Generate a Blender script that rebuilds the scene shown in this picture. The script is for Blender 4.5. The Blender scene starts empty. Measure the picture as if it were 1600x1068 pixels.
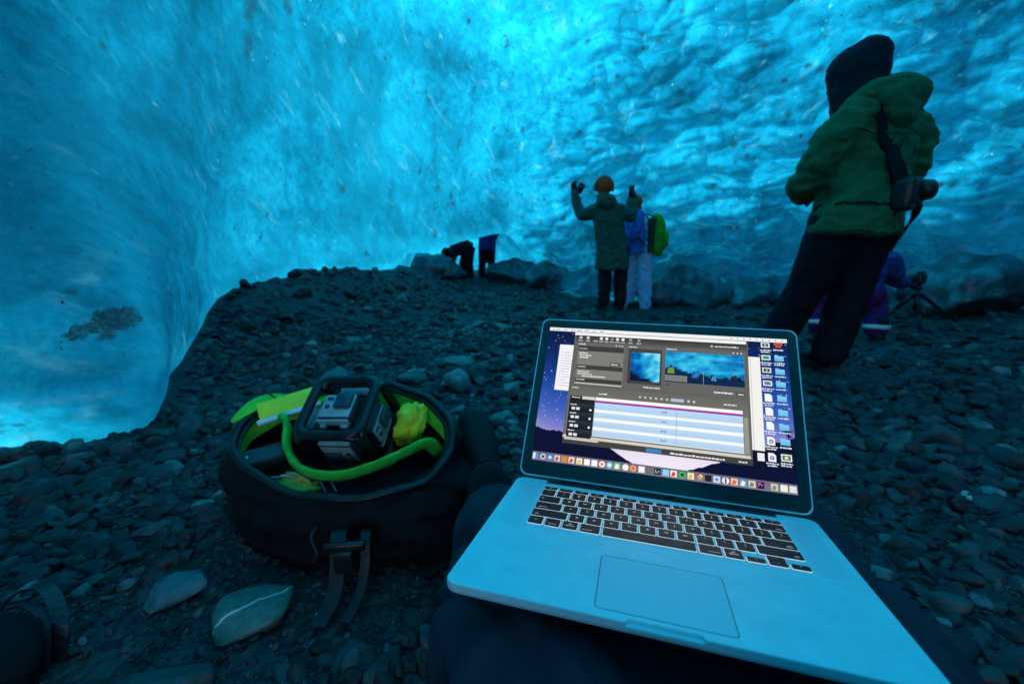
import bpy, bmesh, math, random
import numpy as np
from mathutils import Vector, Matrix

# ------------------------------------------------------------------ camera, sky, sun, exposure
scene = bpy.context.scene
COL = scene.collection
CAM_H = 0.75
cam_data = bpy.data.cameras.new('camera')
cam_data.sensor_width = 36.0
cam_data.lens = 36.0 * 690.0 / 1600.0
cam_data.clip_start = 0.02
cam_data.clip_end = 500.0
cam_data.dof.use_dof = True
cam_data.dof.focus_distance = 0.62
cam_data.dof.aperture_fstop = 5.0
cam = bpy.data.objects.new('camera', cam_data)
cam.location = (0.0, 0.0, CAM_H)
cam.rotation_euler = (math.radians(90.0 - 12.2), 0.0, 0.0)
COL.objects.link(cam)
scene.camera = cam

SUN_EL, SUN_AZ = math.radians(55.0), math.radians(-38.0)     # azimuth measured from +Y towards +X
world = bpy.data.worlds.new('World')
scene.world = world
world.use_nodes = True
wn = world.node_tree
for n in list(wn.nodes):
    wn.nodes.remove(n)
sky = wn.nodes.new('ShaderNodeTexSky')
sky.sky_type = 'NISHITA'
sky.sun_disc = False
sky.sun_elevation = SUN_EL
sky.sun_rotation = SUN_AZ
bg = wn.nodes.new('ShaderNodeBackground')
bg.inputs['Strength'].default_value = 0.15
wo = wn.nodes.new('ShaderNodeOutputWorld')
wn.links.new(sky.outputs[0], bg.inputs[0])
wn.links.new(bg.outputs[0], wo.inputs[0])

sun_data = bpy.data.lights.new('sun', 'SUN')
sun_data.energy = 1.8
sun_data.angle = math.radians(12.0)
sun_data.color = (1.0, 0.95, 0.88)
sun = bpy.data.objects.new('sun', sun_data)
sd = Vector((math.sin(SUN_AZ) * math.cos(SUN_EL), math.cos(SUN_AZ) * math.cos(SUN_EL), math.sin(SUN_EL)))
sun.rotation_euler = sd.to_track_quat('Z', 'Y').to_euler()
sun.location = sd * 60
COL.objects.link(sun)

vs = scene.view_settings
vs.view_transform = 'Standard'
vs.look = 'None'
vs.exposure = 1.78
vs.gamma = 1.0
vs.use_curve_mapping = False
scene.cycles.max_bounces = 8
scene.cycles.diffuse_bounces = 5
scene.cycles.transmission_bounces = 6
scene.cycles.glossy_bounces = 3
scene.cycles.sample_clamp_indirect = 6.0
scene.cycles.use_denoising = True

rng = np.random.default_rng(7)
random.seed(7)

# ------------------------------------------------------------------ numpy noise
_perm = np.random.default_rng(3).permutation(512).astype(np.int64)
_grad = np.random.default_rng(5).normal(size=(512, 3))
_grad /= np.linalg.norm(_grad, axis=1)[:, None]


def _hash(ix, iy, iz):
    return _perm[(ix + _perm[(iy + _perm[iz & 511]) & 511]) & 511]


def perlin(p):
    p = np.asarray(p, float)
    i = np.floor(p).astype(np.int64)
    f = p - i
    w = f * f * f * (f * (f * 6 - 15) + 10)
    out = 0
    for dx in (0, 1):
        for dy in (0, 1):
            for dz in (0, 1):
                g = _grad[_hash(i[:, 0] + dx, i[:, 1] + dy, i[:, 2] + dz)]
                d = g[:, 0] * (f[:, 0] - dx) + g[:, 1] * (f[:, 1] - dy) + g[:, 2] * (f[:, 2] - dz)
                ww = (w[:, 0] if dx else 1 - w[:, 0]) * (w[:, 1] if dy else 1 - w[:, 1]) * (w[:, 2] if dz else 1 - w[:, 2])
                out = out + ww * d
    return out


def fbm(p, octaves=4, gain=0.5):
    s, a, t = 0, 1.0, 0
    for k in range(octaves):
        s = s + a * perlin(p * (2.03 ** k) + 17.3 * k)
        t += a
        a *= gain
    return s / t


def worley(p):
    """distance to the nearest and second nearest jittered cell point, and the cell's own number"""
    p = np.asarray(p, float)
    i = np.floor(p).astype(np.int64)
    f1 = np.full(len(p), 9.0)
    f2 = np.full(len(p), 9.0)
    cid = np.zeros(len(p))
    for dx in (-1, 0, 1):
        for dy in (-1, 0, 1):
            for dz in (-1, 0, 1):
                c = i + (dx, dy, dz)
                h = _hash(c[:, 0], c[:, 1], c[:, 2])
                q = c + 0.5 + 0.42 * _grad[h] * 1.2
                d = np.sqrt(((p - q) ** 2).sum(1))
                near = d < f1
                f2 = np.where(near, f1, np.minimum(f2, d))
                cid = np.where(near, h / 512.0, cid)
                f1 = np.where(near, d, f1)
    return f1, f2, cid


def smooth(a, b, x):
    t = np.clip((np.asarray(x, float) - a) / (b - a), 0, 1)
    return t * t * (3 - 2 * t)


# ------------------------------------------------------------------ object helpers
def tag(o, label=None, cat=None, group=None, kind=None):
    if label:
        o['label'] = label
    if cat:
        o['category'] = cat
    if group:
        o['group'] = group
    if kind:
        o['kind'] = kind
    return o


def empty(name, loc=(0, 0, 0), rot=(0, 0, 0)):
    o = bpy.data.objects.new(name, None)
    o.empty_display_size = 0.05
    o.location = loc
    o.rotation_euler = rot
    COL.objects.link(o)
    return o


def link(name, me, mat=None, parent=None, smooth_shade=True):
    o = bpy.data.objects.new(name, me)
    COL.objects.link(o)
    if mat is not None:
        for m in (mat if isinstance(mat, (list, tuple)) else [mat]):
            me.materials.append(m)
    if smooth_shade and len(me.polygons):
        me.polygons.foreach_set('use_smooth', np.ones(len(me.polygons), bool))
    if parent is not None:
        o.parent = parent
    return o


def mesh_np(name, verts, faces):
    """faces: int array (n,3) or (n,4)"""
    me = bpy.data.meshes.new(name)
    verts = np.asarray(verts, np.float32)
    faces = np.asarray(faces, np.int32)
    k = faces.shape[1]
    me.vertices.add(len(verts))
    me.vertices.foreach_set('co', verts.ravel())
    me.loops.add(faces.size)
    me.loops.foreach_set('vertex_index', faces.ravel())
    me.polygons.add(len(faces))
    me.polygons.foreach_set('loop_start', np.arange(0, faces.size, k, dtype=np.int32))
    me.update(calc_edges=True)
    return me


def bm_obj(name, bm, mat, parent=None, smooth_shade=True):
    me = bpy.data.meshes.new(name)
    bm.normal_update()
    bm.to_mesh(me)
    bm.free()
    return link(name, me, mat, parent, smooth_shade)


def bm_box(bm, c, s, rot=None, bev=0.0, seg=2):
    """box of size s centred at c"""
    M = Matrix.Translation(Vector(c))
    if rot is not None:
        M = M @ (rot.to_4x4() if isinstance(rot, Matrix) else rot.to_matrix().to_4x4())
    r = bmesh.ops.create_cube(bm, size=1.0, matrix=M @ Matrix.Diagonal((s[0], s[1], s[2], 1)))
    if bev > 0:
        es = list({e for v in r['verts'] for e in v.link_edges})
        bmesh.ops.bevel(bm, geom=es, offset=bev, segments=seg, affect='EDGES', profile=0.5)


def frames(pts):
    P = [Vector(p) for p in pts]
    T = []
    for i in range(len(P)):
        a = P[max(i - 1, 0)]
        b = P[min(i + 1, len(P) - 1)]
        T.append((b - a).normalized())
    ref = Vector((0, 0, 1)) if abs(T[0].z) < 0.9 else Vector((0, 1, 0))
    U = (ref - T[0] * ref.dot(T[0])).normalized()
    out = []
    for t in T:
        U = (U - t * U.dot(t))
        U = U.normalized() if U.length > 1e-6 else t.orthogonal().normalized()
        out.append((t, U, t.cross(U).normalized()))
    return P, out


def bm_tube(bm, pts, r, seg=10, cap=True, flat=None):
    """tube along pts; r a number or one per point; flat: second radius (along the other axis)"""
    P, F = frames(pts)
    R = [r] * len(P) if isinstance(r, (int, float)) else list(r)
    R2 = R if flat is None else ([flat] * len(P) if isinstance(flat, (int, float)) else list(flat))
    rings = []
    for p, (t, u, w), a, b in zip(P, F, R, R2):
        rings.append([bm.verts.new(p + u * (a * math.cos(2 * math.pi * k / seg)) + w * (b * math.sin(2 * math.pi * k / seg))) for k in range(seg)])
    for i in range(len(rings) - 1):
        for k in range(seg):
            bm.faces.new((rings[i][k], rings[i][(k + 1) % seg], rings[i + 1][(k + 1) % seg], rings[i + 1][k]))
    if cap:
        bm.faces.new(rings[0][::-1])
        bm.faces.new(rings[-1])


def catmull(pts, n):
    P = np.array(pts, float)
    m = len(P)
    out = []
    for t in np.linspace(0, m - 1, n):
        i = min(int(t), m - 2)
        f = t - i
        a, b, c, d = P[max(i - 1, 0)], P[i], P[i + 1], P[min(i + 2, m - 1)]
        out.append(0.5 * ((2 * b) + (-a + c) * f + (2 * a - 5 * b + 4 * c - d) * f * f + (-a + 3 * b - 3 * c + d) * f ** 3))
    return np.array(out)


# ------------------------------------------------------------------ materials
def new_mat(name):
    m = bpy.data.materials.new(name)
    m.use_nodes = True
    nt = m.node_tree
    for n in list(nt.nodes):
        nt.nodes.remove(n)
    out = nt.nodes.new('ShaderNodeOutputMaterial')
    return m, nt, out


def N(nt, typ, **kw):
    n = nt.nodes.new(typ)
    for k, v in kw.items():
        if k.startswith('i_'):
            n.inputs[int(k[2:])].default_value = v
        else:
            setattr(n, k, v)
    return n


def noise(nt, vec, scale, detail=4, rough=0.55, dist=0.0):
    n = nt.nodes.new('ShaderNodeTexNoise')
    n.inputs['Scale'].default_value = scale
    n.inputs['Detail'].default_value = detail
    n.inputs['Roughness'].default_value = rough
    n.inputs['Distortion'].default_value = dist
    if vec is not None:
        nt.links.new(vec, n.inputs['Vector'])
    return n.outputs['Fac']


def ramp(nt, fac, stops, interp='LINEAR'):
    n = nt.nodes.new('ShaderNodeValToRGB')
    cr = n.color_ramp
    cr.interpolation = interp
    while len(cr.elements) < len(stops):
        cr.elements.new(0.5)
    for e, (p, c) in zip(cr.elements, stops):
        e.position = p
        e.color = (c, c, c, 1) if isinstance(c, (int, float)) else (c[0], c[1], c[2], 1)
    nt.links.new(fac, n.inputs[0])
    return n.outputs[0]


def math_n(nt, op, a, b=None, clamp=False):
    n = nt.nodes.new('ShaderNodeMath')
    n.operation = op
    n.use_clamp = clamp
    for i, v in enumerate((a, b)):
        if v is None:
            continue
        if isinstance(v, (int, float)):
            n.inputs[i].default_value = v
        else:
            nt.links.new(v, n.inputs[i])
    return n.outputs[0]


def mixc(nt, fac, a, b, blend='MIX'):
    n = nt.nodes.new('ShaderNodeMix')
    n.data_type = 'RGBA'
    n.blend_type = blend
    for s, v in ((0, fac), (6, a), (7, b)):
        if isinstance(v, (int, float)):
            n.inputs[s].default_value = v if s == 0 else (v, v, v, 1)
        elif isinstance(v, tuple):
            n.inputs[s].default_value = (v[0], v[1], v[2], 1)
        else:
            nt.links.new(v, n.inputs[s])
    return n.outputs[2]


def bump(nt, height, strength=0.3, dist=0.01, prev=None):
    n = nt.nodes.new('ShaderNodeBump')
    n.inputs['Strength'].default_value = strength
    n.inputs['Distance'].default_value = dist
    nt.links.new(height, n.inputs['Height'])
    if prev is not None:
        nt.links.new(prev, n.inputs['Normal'])
    return n.outputs[0]


def simple_mat(name, color, rough=0.6, metal=0.0, var=0.25, scale=40.0, bump_s=0.15, bump_d=0.002, spec=0.5, weave=0.0, vec='Object'):
    """principled surface with uneven colour, uneven gloss and a fine grain"""
    m, nt, out = new_mat(name)
    tc = N(nt, 'ShaderNodeTexCoord')
    v = tc.outputs[vec]
    b = N(nt, 'ShaderNodeBsdfPrincipled')
    f = noise(nt, v, scale, 5, 0.6)
    lo = tuple(c * (1 - var) for c in color)
    hi = tuple(min(1.0, c * (1 + var)) for c in color)
    col = ramp(nt, f, [(0.3, lo), (0.7, hi)])
    nt.links.new(col, b.inputs['Base Color'])
    rr = ramp(nt, noise(nt, v, scale * 0.4, 3), [(0.3, max(0.03, rough - 0.08)), (0.7, min(1, rough + 0.08))])
    nt.links.new(rr, b.inputs['Roughness'])
    b.inputs['Metallic'].default_value = metal
    b.inputs['Specular IOR Level'].default_value = spec
    if bump_s > 0:
        h = noise(nt, v, scale * 3, 4, 0.6)
        nrm = bump(nt, h, bump_s, bump_d)
        if weave > 0:
            w = N(nt, 'ShaderNodeTexVoronoi')
            w.inputs['Scale'].default_value = weave
            nt.links.new(v, w.inputs['Vector'])
            nrm = bump(nt, w.outputs['Distance'], 0.25, 0.001, nrm)
        nt.links.new(nrm, b.inputs['Normal'])
    nt.links.new(b.outputs[0], out.inputs[0])
    return m


def emit_attr_mat(name, strength):
    m, nt, out = new_mat(name)
    a = N(nt, 'ShaderNodeAttribute', attribute_name='Col')
    e = N(nt, 'ShaderNodeEmission')
    nt.links.new(a.outputs['Color'], e.inputs[0])
    e.inputs[1].default_value = strength
    nt.links.new(e.outputs[0], out.inputs[0])
    return m

# ------------------------------------------------------------------ the ground
def seg_dist(x, y, a, b):
    ax, ay = a
    bx, by = b
    t = np.clip(((x - ax) * (bx - ax) + (y - ay) * (by - ay)) / ((bx - ax) ** 2 + (by - ay) ** 2), 0, 1)
    return np.hypot(x - (ax + t * (bx - ax)), y - (ay + t * (by - ay)))


def ground_z(x, y):
    x = np.asarray(x, float)
    y = np.asarray(y, float)
    shp = x.shape
    x, y = x.ravel(), y.ravel()
    z = 0.46 * np.exp(-(seg_dist(x, y, (-2.75, 4.0), (-1.95, 6.9)) / 1.0) ** 2)
    z = z - 0.09 * np.exp(-(seg_dist(x, y, (0.9, 5.8), (2.2, 5.2)) / 1.4) ** 2)
    z = z + 0.10 * smooth(4.4, 6.2, x)
    p = np.stack([x, y, 0 * x], 1)
    near = smooth(0.6, 3.0, np.hypot(x, y))
    z = z + (0.03 + 0.07 * near) * perlin(p * 0.8) + 0.03 * perlin(p * 2.3 + 5) + 0.012 * perlin(p * 7 + 9)
    return z.reshape(shp)


def axis_samples(lo, hi, mid_lo, mid_hi, fine, coarse):
    a = [np.arange(lo, mid_lo, coarse), np.arange(mid_lo, mid_hi, fine), np.arange(mid_hi, hi + coarse, coarse)]
    return np.concatenate(a)


gx = axis_samples(-60, 60, -4.2, 6.2, 0.035, 2.0)
gy = axis_samples(-60, 60, -0.5, 12.0, 0.035, 2.0)
GX, GY = np.meshgrid(gx, gy, indexing='ij')
GZ = ground_z(GX, GY)
inside = smooth(30, 12, np.hypot(GX, GY - 4))
GZ = GZ * inside
nx, ny = len(gx), len(gy)
idx = np.arange(nx * ny).reshape(nx, ny)
gf = np.stack([idx[:-1, :-1].ravel(), idx[1:, :-1].ravel(), idx[1:, 1:].ravel(), idx[:-1, 1:].ravel()], 1)
ground_me = mesh_np('ground', np.stack([GX.ravel(), GY.ravel(), GZ.ravel()], 1), gf)


def stone_color(nt, rnd, vec):
    """dark wet basalt gravel; rnd picks the tint of each stone"""
    base = ramp(nt, rnd, [(0.0, (0.010, 0.009, 0.010)), (0.3, (0.026, 0.025, 0.027)), (0.55, (0.050, 0.049, 0.052)),
                          (0.75, (0.085, 0.080, 0.080)), (0.88, (0.15, 0.145, 0.14)), (0.965, (0.24, 0.23, 0.22)), (1.0, (0.40, 0.39, 0.37))])
    f = noise(nt, vec, 30, 6, 0.65)
    return mixc(nt, 1.0, base, ramp(nt, f, [(0.3, 0.45), (0.7, 1.35)]), 'MULTIPLY')


def make_ground_mat():
    m, nt, out = new_mat('dark wet gravel silt')
    tc = N(nt, 'ShaderNodeTexCoord')
    v = tc.outputs['Object']
    b = N(nt, 'ShaderNodeBsdfPrincipled')
    vo = N(nt, 'ShaderNodeTexVoronoi')
    vo.inputs['Scale'].default_value = 38
    nt.links.new(v, vo.inputs['Vector'])
    rnd = N(nt, 'ShaderNodeSeparateColor')
    nt.links.new(vo.outputs['Color'], rnd.inputs[0])
    col = stone_color(nt, math_n(nt, 'MULTIPLY', rnd.outputs[0], 0.62), v)
    nt.links.new(col, b.inputs['Base Color'])
    b.inputs['Roughness'].default_value = 0.7
    h = math_n(nt, 'SUBTRACT', 1.0, vo.outputs['Distance'])
    n1 = bump(nt, h, 0.9, 0.012)
    n2 = bump(nt, noise(nt, v, 160, 4), 0.5, 0.004, n1)
    nt.links.new(n2, b.inputs['Normal'])
    nt.links.new(b.outputs[0], out.inputs[0])
    return m


ground = link('ground', ground_me, make_ground_mat())
tag(ground, kind='structure')


# ------------------------------------------------------------------ the ice cave: one sheet lofted through stations round the floor
# each station: foot, mid-height point, high point; the sheet closes over them at the crown
STATIONS = [
    ((-1.6, -3.6, -.3), (-1.9, -3.3, 1.6), (-1.3, -2.6, 3.2)),
    ((-2.6, -1.8, -.3), (-3.0, -1.5, 1.7), (-2.2, -1.0, 3.4)),
    ((-2.55, 0.0, -.3), (-3.1, 0.3, 1.6), (-2.5, 0.5, 3.4)),
    ((-2.4, 1.40, -.3), (-2.75, 1.6, 1.6), (-2.5, 1.8, 3.4), (-2.2, 1.42, .50), (-2.04, 1.30, .14)),
    ((-1.82, 1.92, -.3), (-2.35, 2.4, 1.6), (-2.2, 2.7, 3.5), (-1.66, 1.98, .46), (-1.50, 1.77, .15)),
    ((-2.15, 2.52, -.3), (-2.3, 3.2, 1.6), (-2.2, 3.4, 3.5), (-1.98, 2.65, .52), (-1.88, 2.42, .17)),
    ((-2.42, 3.45, .0), (-2.45, 3.9, 1.6), (-2.1, 4.0, 3.5), (-2.40, 3.60, .62), (-2.36, 3.48, .36)),
    ((-2.50, 4.15, .1), (-2.40, 4.5, 1.6), (-2.0, 4.5, 3.6), (-2.44, 4.25, .70), (-2.40, 4.15, .42)),
    ((-2.36, 5.20, .1), (-2.20, 5.3, 1.6), (-1.8, 5.0, 3.7), (-2.26, 5.22, .74), (-2.26, 5.18, .44)),
    ((-1.95, 6.55, .2), (-1.75, 6.4, 1.7), (-1.45, 5.8, 3.7), (-1.74, 6.55, .76), (-1.74, 6.58, .50)),
    ((-2.2, 8.6, -.2), (-1.30, 7.3, 1.7), (-1.05, 6.4, 3.8), (-1.38, 7.35, .66), (-1.75, 8.1, .9)),
    ((-2.6, 10.8, -.2), (-.85, 7.9, 1.8), (-.65, 6.8, 3.9), (-.95, 7.95, .80), (-1.5, 9.6, 1.7)),
    ((-2.4, 13.0, -.2), (-.30, 8.3, 1.9), (-.25, 7.1, 3.9), (-.32, 8.42, .95), (-.9, 10.6, 2.2)),
    ((-1.6, 14.6, -.2), (.02, 8.45, 1.9), (.05, 7.25, 3.9), (-.06, 8.8, .98), (-.3, 11.2, 2.2)),
    ((-0.5, 14.8, -.2), (.24, 8.55, 1.9), (.25, 7.3, 3.9), (.16, 8.95, .80), (0.1, 10.8, 1.6)),
    ((0.6, 13.6, -.2), (.46, 8.6, 1.85), (.45, 7.3, 3.9), (.42, 8.85, .5), (.5, 10.2, .7)),
    ((0.95, 11.0, -.2), (.74, 8.55, 1.75), (.66, 7.3, 3.9), (.68, 8.7, .32), (.8, 9.4, .15)),
    ((.50, 8.3, -.2), (1.05, 8.5, 1.6), (.9, 7.3, 3.9)),
    ((.85, 7.2, -.2), (1.6, 8.1, 1.6), (1.35, 7.15, 3.9)),
    ((1.7, 6.65, -.2), (2.4, 7.6, 1.5), (2.1, 6.9, 3.8)),
    ((2.8, 6.5, -.2), (3.5, 7.1, 1.5), (3.1, 6.4, 3.8)),
    ((4.2, 6.1, -.2), (4.7, 6.5, 1.5), (4.2, 5.7, 3.7)),
    ((5.3, 5.3, -.2), (5.8, 5.3, 1.5), (5.0, 4.7, 3.6)),
    ((5.6, 4.0, -.2), (6.2, 3.9, 1.5), (5.3, 3.6, 3.5)),
    ((5.0, 2.4, -.2), (5.7, 2.3, 1.5), (5.0, 2.2, 3.4)),
    ((4.3, 0.4, -.3), (4.9, 0.3, 1.5), (4.3, 0.4, 3.4)),
    ((3.7, -1.6, -.3), (4.2, -1.6, 1.6), (3.4, -1.2, 3.3)),
    ((2.4, -3.4, -.3), (2.7, -3.3, 1.6), (2.0, -2.7, 3.2)),
    ((1.5, -3.8, 1.8), (1.4, -3.5, 2.4), (1.1, -2.9, 3.2)),  # lintel of an unseen mouth behind the camera, added for fill light
    ((0.2, -4.1, 2.0), (0.2, -3.8, 2.6), (0.2, -3.0, 3.4)),
    ((-1.0, -3.9, 1.8), (-0.9, -3.6, 2.4), (-0.7, -2.9, 3.2)),
]
CROWN = np.array((0.5, 2.6, 4.9))
WEIGHT = [6, 10, 30, 60, 70, 50, 60, 50, 40, 40, 40, 34, 30, 16, 16, 12, 20, 40, 60, 80, 90, 90, 80, 60, 26, 12, 8, 4, 4, 4, 5]


def loop_catmull(P, t):
    m = len(P)
    i = np.floor(t).astype(int)
    f = (t - i)[:, None, None]
    a, b, c, d = P[(i - 1) % m], P[i % m], P[(i + 1) % m], P[(i + 2) % m]
    # centripetal-like tension keeps the fold from overshooting
    k = 0.42
    m0, m1 = k * (c - a), k * (d - b)
    return (2 * f ** 3 - 3 * f ** 2 + 1) * b + (f ** 3 - 2 * f ** 2 + f) * m0 + (-2 * f ** 3 + 3 * f ** 2) * c + (f ** 3 - f ** 2) * m1


def lerp3(p, q_, t):
    return tuple(a_ + (b_ - a_) * t for a_, b_ in zip(p, q_))


ST = []
for s_ in STATIONS:      # a fourth and fifth point override the belly (a lip with a hollow behind it)
    lo_ = s_[3] if len(s_) > 3 else (s_[0][0] * .55 + s_[1][0] * .45, s_[0][1] * .55 + s_[1][1] * .45, s_[0][2] + (s_[1][2] - s_[0][2]) * .36)
    ST.append((s_[0], s_[1], s_[2], lo_, s_[4] if len(s_) > 4 else lerp3(s_[0], lo_, .5)))
ST = np.array(ST, float)
ts = []
for k, w in enumerate(WEIGHT):
    ts.append(k + np.arange(w) / w)
ts = np.concatenate(ts)
RIBS = loop_catmull(ST, ts)                                   # (U,3,3)
U_N = len(RIBS)
# up each rib: foot, a lower belly, mid, high, shoulder, crown
foot, mid, high = RIBS[:, 0], RIBS[:, 1], RIBS[:, 2]
shoulder = high * 0.62 + CROWN * 0.38 + np.array((0, 0, 0.32))
crown = np.repeat(CROWN[None], U_N, 0)
low, low2 = RIBS[:, 3], RIBS[:, 4]
KN = np.stack([foot, low2, low, mid, high, shoulder, crown], 1)      # (U,7,3)
VW = [24, 26, 70, 90, 30, 12]
tv = np.concatenate([k + np.arange(w) / w for k, w in enumerate(VW)] + [np.array([6.0 - 1e-6])])
V_N = len(tv)
iv = np.floor(tv).astype(int)
fv = (tv - iv)[None, :, None]
A = KN[:, np.maximum(iv - 1, 0)]
B = KN[:, iv]
C_ = KN[:, np.minimum(iv + 1, 6)]
D = KN[:, np.minimum(iv + 2, 6)]
m0, m1 = 0.45 * (C_ - A), 0.45 * (D - B)
SH = (2 * fv ** 3 - 3 * fv ** 2 + 1) * B + (fv ** 3 - 2 * fv ** 2 + fv) * m0 + (-2 * fv ** 3 + 3 * fv ** 2) * C_ + (fv ** 3 - fv ** 2) * m1


def sheet_normals(S):
    du = np.roll(S, -1, 0) - np.roll(S, 1, 0)
    dv = np.gradient(S, axis=1)
    n = np.cross(du, dv)
    n /= np.maximum(np.linalg.norm(n, axis=2, keepdims=True), 1e-9)
    return n


NRM = sheet_normals(SH)
inward = np.array((0.5, 3.0, 1.2)) - SH
flip = np.sign((NRM * inward).sum(2).mean())
NRM *= flip
Pf = SH.reshape(-1, 3)
# which side of the cave: smooth glassy ice to the left, scalloped ice to the right
side = smooth(-0.3, 1.6, Pf[:, 0] - 0.10 * (Pf[:, 2] - 1.5))
disp = (0.06 + .10 * side) * perlin(Pf * 0.75) + (.03 + .04 * side) * perlin(Pf * 1.9 + 3)
left_d = 0.030 * perlin(Pf * (2.6, 1.8, 2.6) + 8) + 0.010 * perlin(Pf * (6, 4, 5) + 2)
warp = np.stack([perlin(Pf * 1.3 + 31), perlin(Pf * 1.3 + 57), perlin(Pf * 1.3 + 77)], 1) * 0.35
q = (Pf + warp * 0.7) * (1.6, 1.6, 3.3)
f1, f2, _ = worley(q)
cups = np.clip(f1, 0, 1) ** 1.6
f1b, f2b, _ = worley((Pf + warp * 0.4) * (3.4, 3.4, 7.0) + 11)
cups_b = np.clip(f1b, 0, 1) ** 1.5
right_d = 0.30 * (cups - 0.35) + 0.085 * (cups_b - 0.35) + 0.006 * perlin(Pf * 9)
amount = smooth(-0.9, 0.8, perlin(Pf * 0.6 + 20) * 2.2 + 0.4)
disp = disp + (1 - side) * left_d + side * right_d * (0.55 + 0.6 * amount)
Sd = SH + NRM * disp.reshape(U_N, V_N, 1)
Sd[:, -1] = Sd[:, -1].mean(0)
ii = np.arange(U_N * V_N).reshape(U_N, V_N)
nx_i = np.roll(ii, -1, 0)
cf = np.stack([ii[:, :-1].ravel(), ii[:, 1:].ravel(), nx_i[:, 1:].ravel(), nx_i[:, :-1].ravel()], 1)
if flip < 0:
    cf = cf[:, ::-1]
ice_me = mesh_np('ice_cave', Sd.reshape(-1, 3), cf)


def point_attr(me, name, values):
    at_ = me.attributes.new(name, 'FLOAT', 'POINT')
    at_.data.foreach_set('value', np.asarray(values, np.float32))


point_attr(ice_me, 'side', side)
# painted shade in the ice colour: near left, right wall; darker debris-rich basal layer
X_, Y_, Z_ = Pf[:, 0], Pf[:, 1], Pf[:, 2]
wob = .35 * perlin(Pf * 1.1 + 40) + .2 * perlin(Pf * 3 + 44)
shade_paint = 1.15 * smooth(-1.45, -2.35, X_ + .4 * wob) * smooth(4.4, 1.6, Y_ + wob) * smooth(.30, 1.0, Z_ + wob)
shade_paint = np.maximum(shade_paint, side * (.34 + .62 * smooth(1.5, .35, Z_ + wob + .12 * (cups_b - .4))))
shade_paint = np.maximum(shade_paint, (1 - side) * .34 * smooth(3.9, 3.2, Z_ + wob) * smooth(.7, 1.2, Z_ + .5 * wob))
shade_paint = np.maximum(shade_paint, side * .8 * smooth(3.6, 5.8, X_) * smooth(2.2, .9, Z_ + wob))
point_attr(ice_me, 'shade_paint', np.clip(shade_paint, 0, 1))
thin = np.exp(-((X_ + 1.5) ** 2 / 1.7 ** 2 + (Y_ - 6.2) ** 2 / 2.2 ** 2 + (Z_ - 2.0) ** 2 / 1.6 ** 2)) * (1 + 1.2 * perlin(Pf * .9 + 60))  # painted glow: centre, crown and lower lips brightened in the ice colour
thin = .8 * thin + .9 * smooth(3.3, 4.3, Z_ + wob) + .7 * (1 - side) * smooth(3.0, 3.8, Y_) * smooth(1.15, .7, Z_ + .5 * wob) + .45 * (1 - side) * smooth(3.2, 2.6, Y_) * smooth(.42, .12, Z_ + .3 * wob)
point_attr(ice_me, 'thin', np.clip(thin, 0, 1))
# pockets of sediment frozen in: lens-shaped on the right, drawn out upright in the middle
pocket = np.zeros(len(Pf))
for fr, thr, rad, off_ in (((3.0, 3.0, 4.6), .52, .20, 60), ((5.2, 5.2, 7.5), .80, .22, 75), ((1.7, 1.7, 2.8), .55, .15, 90), ((1.1, 1.1, 2.0), .6, .13, 95)):
    g1, g2, gid = worley((Pf + warp * .5) * fr + off_)
    g1 = g1 + .10 * perlin(Pf * 9 + off_)
    pocket = np.maximum(pocket, smooth(rad, rad * .45, g1) * (gid > thr) * smooth(.2, .6, side))
mid_ = (1 - side) * smooth(3.0, 5.0, Y_)
for fr, thr, rad, off_ in (((3.2, 3.2, 1.3), .78, .17, 120), ((4.2, 4.2, 3.4), .88, .2, 135), ((1.5, 1.5, 1.1), .62, .13, 170)):
    g1, g2, gid = worley((Pf + warp * .4) * fr + off_)
    g1 = g1 + .14 * perlin(Pf * 8 + off_)
    pocket = np.maximum(pocket, smooth(rad, rad * .4, g1) * (gid > thr) * mid_)
near_ = (1 - side) * smooth(3.6, 2.6, Y_)
g1, g2, gid = worley((Pf + warp * .4) * (5.5, 5.5, 7.5) + 150)
pocket = np.maximum(pocket, smooth(.2, .06, g1 + .16 * perlin(Pf * 14)) * (gid > .86) * near_)
point_attr(ice_me, 'pocket', pocket)


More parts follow.
